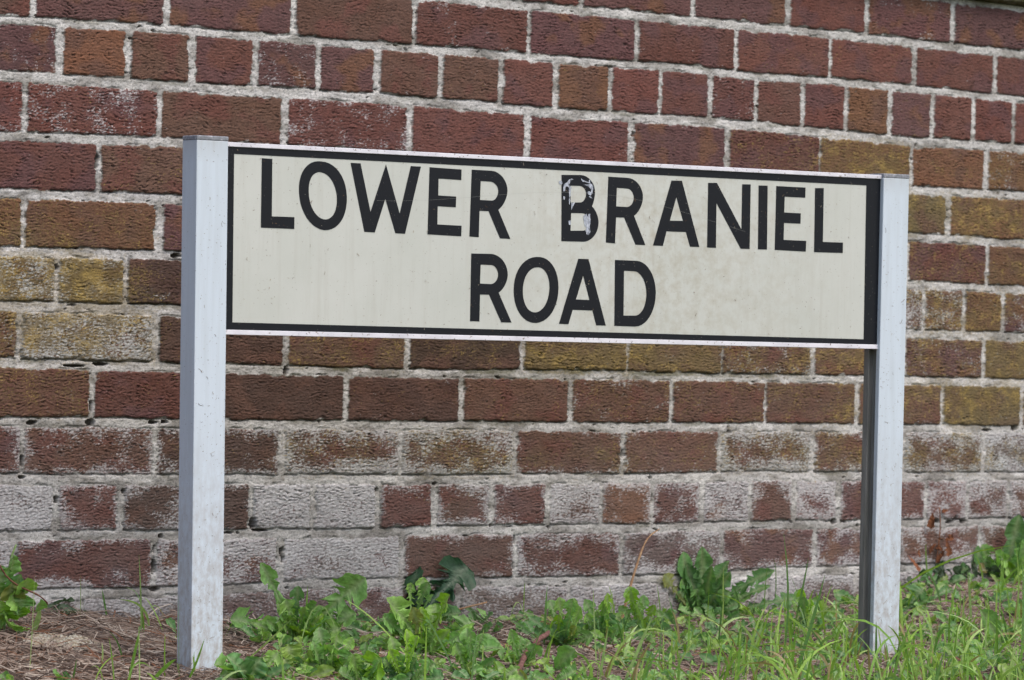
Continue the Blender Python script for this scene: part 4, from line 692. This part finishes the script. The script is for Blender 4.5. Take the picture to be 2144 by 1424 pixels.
def ribbons(pts, wid, cols, N=None):
    """pts (n,k,3) centre lines, wid (n,k), cols (n,3) -> V,F,C"""
    n, k, _ = pts.shape; T = np.gradient(pts, axis=1); T /= np.linalg.norm(T, axis=2)[..., None]+1e-9
    if N is None: N = np.array([-.45, -.6, .6])
    S_ = np.cross(T, N); S_ /= np.linalg.norm(S_, axis=2)[..., None]+1e-9
    V = np.stack([pts-S_*wid[..., None]/2, pts+S_*wid[..., None]/2], 2).reshape(-1, 3)
    idx = np.arange(n*k*2).reshape(n, k, 2)
    F = np.stack([idx[:, :-1, 0], idx[:, :-1, 1], idx[:, 1:, 1], idx[:, 1:, 0]], -1).reshape(-1, 4)
    return V, F, np.repeat(cols, k*2, axis=0)
def build_litter():
    rs = np.random.RandomState(31); n = 33000
    x = rs.uniform(-900, 3300, n); d = 800*rs.rand(n)**.9; y = yw(x)-d-3
    ang = rs.uniform(0, math.pi, n); L_ = rs.gamma(3, 13, n)+8; tilt = rs.normal(.05, .16, n); k = 5
    f = np.linspace(-.5, .5, k)[None, :]
    bend = rs.normal(0, .8, n)[:, None]*f
    px = x[:, None]+L_[:, None]*f*np.cos(ang[:, None]+bend); py = y[:, None]+L_[:, None]*f*np.sin(ang[:, None]+bend)
    py = np.minimum(py, yw(px)-2)
    pz = gzn(px, py) + rs.uniform(.5, 9, n)[:, None] + np.abs(L_[:, None]*f*tilt[:, None]) + 2*rs.rand(n)[:, None]*np.sin(f*7)
    pal = np.array([(.26, .205, .165), (.16, .115, .09), (.06, .042, .033), (.40, .34, .28), (.17, .08, .045), (.10, .075, .062), (.22, .165, .13)])
    c = pal[rs.choice(7, n, p=[.20, .17, .20, .13, .06, .12, .12])]*rs.uniform(.75, 1.2, (n, 1))
    wd = rs.uniform(.6, 2.1, n)[:, None]*np.ones((1, k)); wd[:, 0] *= .5; wd[:, -1] *= .4
    big = rs.rand(n) < .012; wd[big] *= 2.6
    V, F, C_ = ribbons(np.stack([px, py, pz], -1), wd, c, np.array([-.5, -.5, .7]))
    m = MT('dry_litter'); at = m.n('ShaderNodeAttribute', attribute_name='Col'); m.set(at.outputs['Color'], .85, .2)
    tag(link('dry_grass_litter', mesh_np('dry_grass_litter', scl(V), F, False, C_), m.m), kind='stuff')
build_litter()
def build_grass():
    rs = np.random.RandomState(77); P_ = []; Wd = []; C_ = []; k = 7
    t = np.linspace(0, 1, k)
    green = np.array([(.28, .46, .07), (.21, .39, .065), (.34, .50, .13), (.13, .26, .07), (.37, .52, .20)])
    def add(b, mid, tip, wd, c):
        b, mid, tip = [np.array(q, float) for q in (b, mid, tip)]
        ctl = 2*mid-.5*b-.5*tip
        P_.append(((1-t)**2)[:, None]*b+(2*t*(1-t))[:, None]*ctl+(t**2)[:, None]*tip)
        Wd.append(wd*np.array([.75, .95, 1, 1, .9, .6, .08])); C_.append(c)
    for (x, y, dz, mx, my, tx, ty, wd) in BLADES:
        z = float(gzn(np.array([float(x)]), np.array([float(y)]))[0])-2
        b = np.array([x, y, z]); q = rs.uniform(-18, 8)
        mid = b+RV*mx+UV*(my+dz*.5)+BV*q*.5; tip = b+RV*tx+UV*(ty+dz*.5)+BV*q
        for v in (mid, tip): v[1] = min(v[1], yw(v[0])-4)
        add(b, mid, tip, wd, green[rs.randint(5)]*rs.uniform(.85, 1.1))
    # sward: thick to the right, thinning to scattered tufts on the left
    cand = 10500
    x = rs.uniform(-600, 3500, cand); d = 1050*rs.rand(cand)**.85; y = yw(x)-d
    # coordinate across the view: grows to the right of the frame
    vr = (x*RV[0]+y*RV[1]); lim = np.interp(vr, [200, 560, 700, 860, 1000, 1500], [.018, .04, .12, .36, .50, .52])
    clump = .6+.8*pn(x/60, y/60, 300)
    fore = np.interp(d, [0, 120, 320, 600, 1000], [.04, .12, .40, .90, 1.3])
    keep = rs.rand(cand) < lim*clump*fore*1.0
    for xx, yy in zip(x[keep], y[keep]):
        for _ in range(rs.randint(1, 4)):
            bx, by = xx+rs.randn()*7, yy+rs.randn()*7; by = min(by, yw(bx)-6)
            z = float(gz(bx, by))-3; L_ = rs.gamma(3.0, 13)+16; L_ = min(L_, 125)
            az = rs.uniform(0, 6.28); lean = abs(rs.normal(.28, .30)) if rs.rand() < .75 else rs.uniform(.6, 1.2); dirh = np.array([math.cos(az), math.sin(az), 0])
            b = np.array([bx, by, z]); mid = b+UV*L_*.52+dirh*L_*lean*.34; tip = b+UV*L_*(1-.55*lean*rs.uniform(.4, 1.3))+dirh*L_*lean*rs.uniform(.7, 1.2)
            for v in (mid, tip): v[1] = min(v[1], yw(v[0])-4)
            tip[2] = max(tip[2], float(gz(tip[0], tip[1]))+3)
            c = green[rs.choice(5, p=[.3, .3, .15, .15, .1])]*rs.uniform(.8, 1.15)
            if rs.rand() < .10: c = np.array([.33, .26, .12])
            add(b, mid, tip, rs.uniform(1.4, 4.2), c)
    P3_ = np.array(P_); n = len(P3_); print('blades', n)
    N = rs.randn(n, 1, 3)*.5 + np.array([-.55, -.6, .35])
    V, F, CC = ribbons(P3_, np.array(Wd), np.array(C_), N)
    tag(link('grass', mesh_np('grass', scl(V), F, True, CC), LEAFM), kind='stuff')
build_grass()
def build_groundcover():
    rs = np.random.RandomState(12); Vs = []; Fs = []; Cs = []; o = 0
    for k in range(1000):
        x = rs.uniform(-550, 2150); d = rs.uniform(20, 900); y = yw(x)-d; vr = x*RV[0]+y*RV[1]
        if rs.rand() > np.interp(vr, [-900, 200, 330, 700, 1400], [.02, .06, .9, .9, .8])*(.5+.7*float(pn(x/80, y/80, 55)+.4)): continue
        b = np.array([x, y, float(gz(x, y))]); 
        for _ in range(rs.randint(2, 6)):
            a = rs.uniform(0, 6.28); L_ = rs.uniform(16, 42); tip = b+np.array([math.cos(a), math.sin(a), 0])*L_+UV*rs.uniform(5, 24)
            V, F, C_ = leaf_arrays(b, tip, rs.uniform(10, 21), rs.choice(list('dobd')), rs.choice([-1, 0, 1, 3, -1, 0]), rs)
            Vs.append(V); Fs.append(F+o); Cs.append(C_); o += len(V)
    tag(link('ground_cover', mesh_np('ground_cover', scl(np.concatenate(Vs)), np.concatenate(Fs), True, np.concatenate(Cs)), LEAFM), kind='stuff')
build_groundcover()
def build_tuft():
    """bleached felt of old moss on the thatch"""
    rs = np.random.RandomState(5); n = 900
    cx, cy = -170, -200; a = rs.uniform(0, 6.28, n); r_ = rs.rand(n)**.6
    ex = cx+r_*48*np.cos(a)*RV[0]+r_*60*np.sin(a)*.75*BV[0]; ey = cy+r_*48*np.cos(a)*RV[1]+r_*60*np.sin(a)*.75*BV[1]
    k = 4; f = np.linspace(-.5, .5, k)[None, :]; L_ = rs.uniform(8, 22, n); ang = rs.uniform(0, 3.14, n); bend = rs.normal(0, 1.5, n)[:, None]*f
    px = ex[:, None]+L_[:, None]*f*np.cos(ang[:, None]+bend); py = ey[:, None]+L_[:, None]*f*np.sin(ang[:, None]+bend)
    pz = gzn(px, py)+4+(6*(1-r_)*rs.rand(n))[:, None]+rs.randn(n, k)*1.2
    wd = rs.uniform(.8, 2.6, n)[:, None]*np.ones((1, k)); c = np.array([(.40, .36, .27), (.30, .24, .17), (.50, .47, .39)])[rs.randint(0, 3, n)]
    V, F, C_ = ribbons(np.stack([px, py, pz], -1), wd, c)
    m = MT('bleached_moss'); at = m.n('ShaderNodeAttribute', attribute_name='Col'); m.set(at.outputs['Color'], .9, .1)
    tag(link('moss_tuft', mesh_np('moss_tuft', scl(V), F, False, C_), m.m), 'pale bleached tuft of dead moss on the dry thatch at lower left', 'moss tuft')
build_tuft()
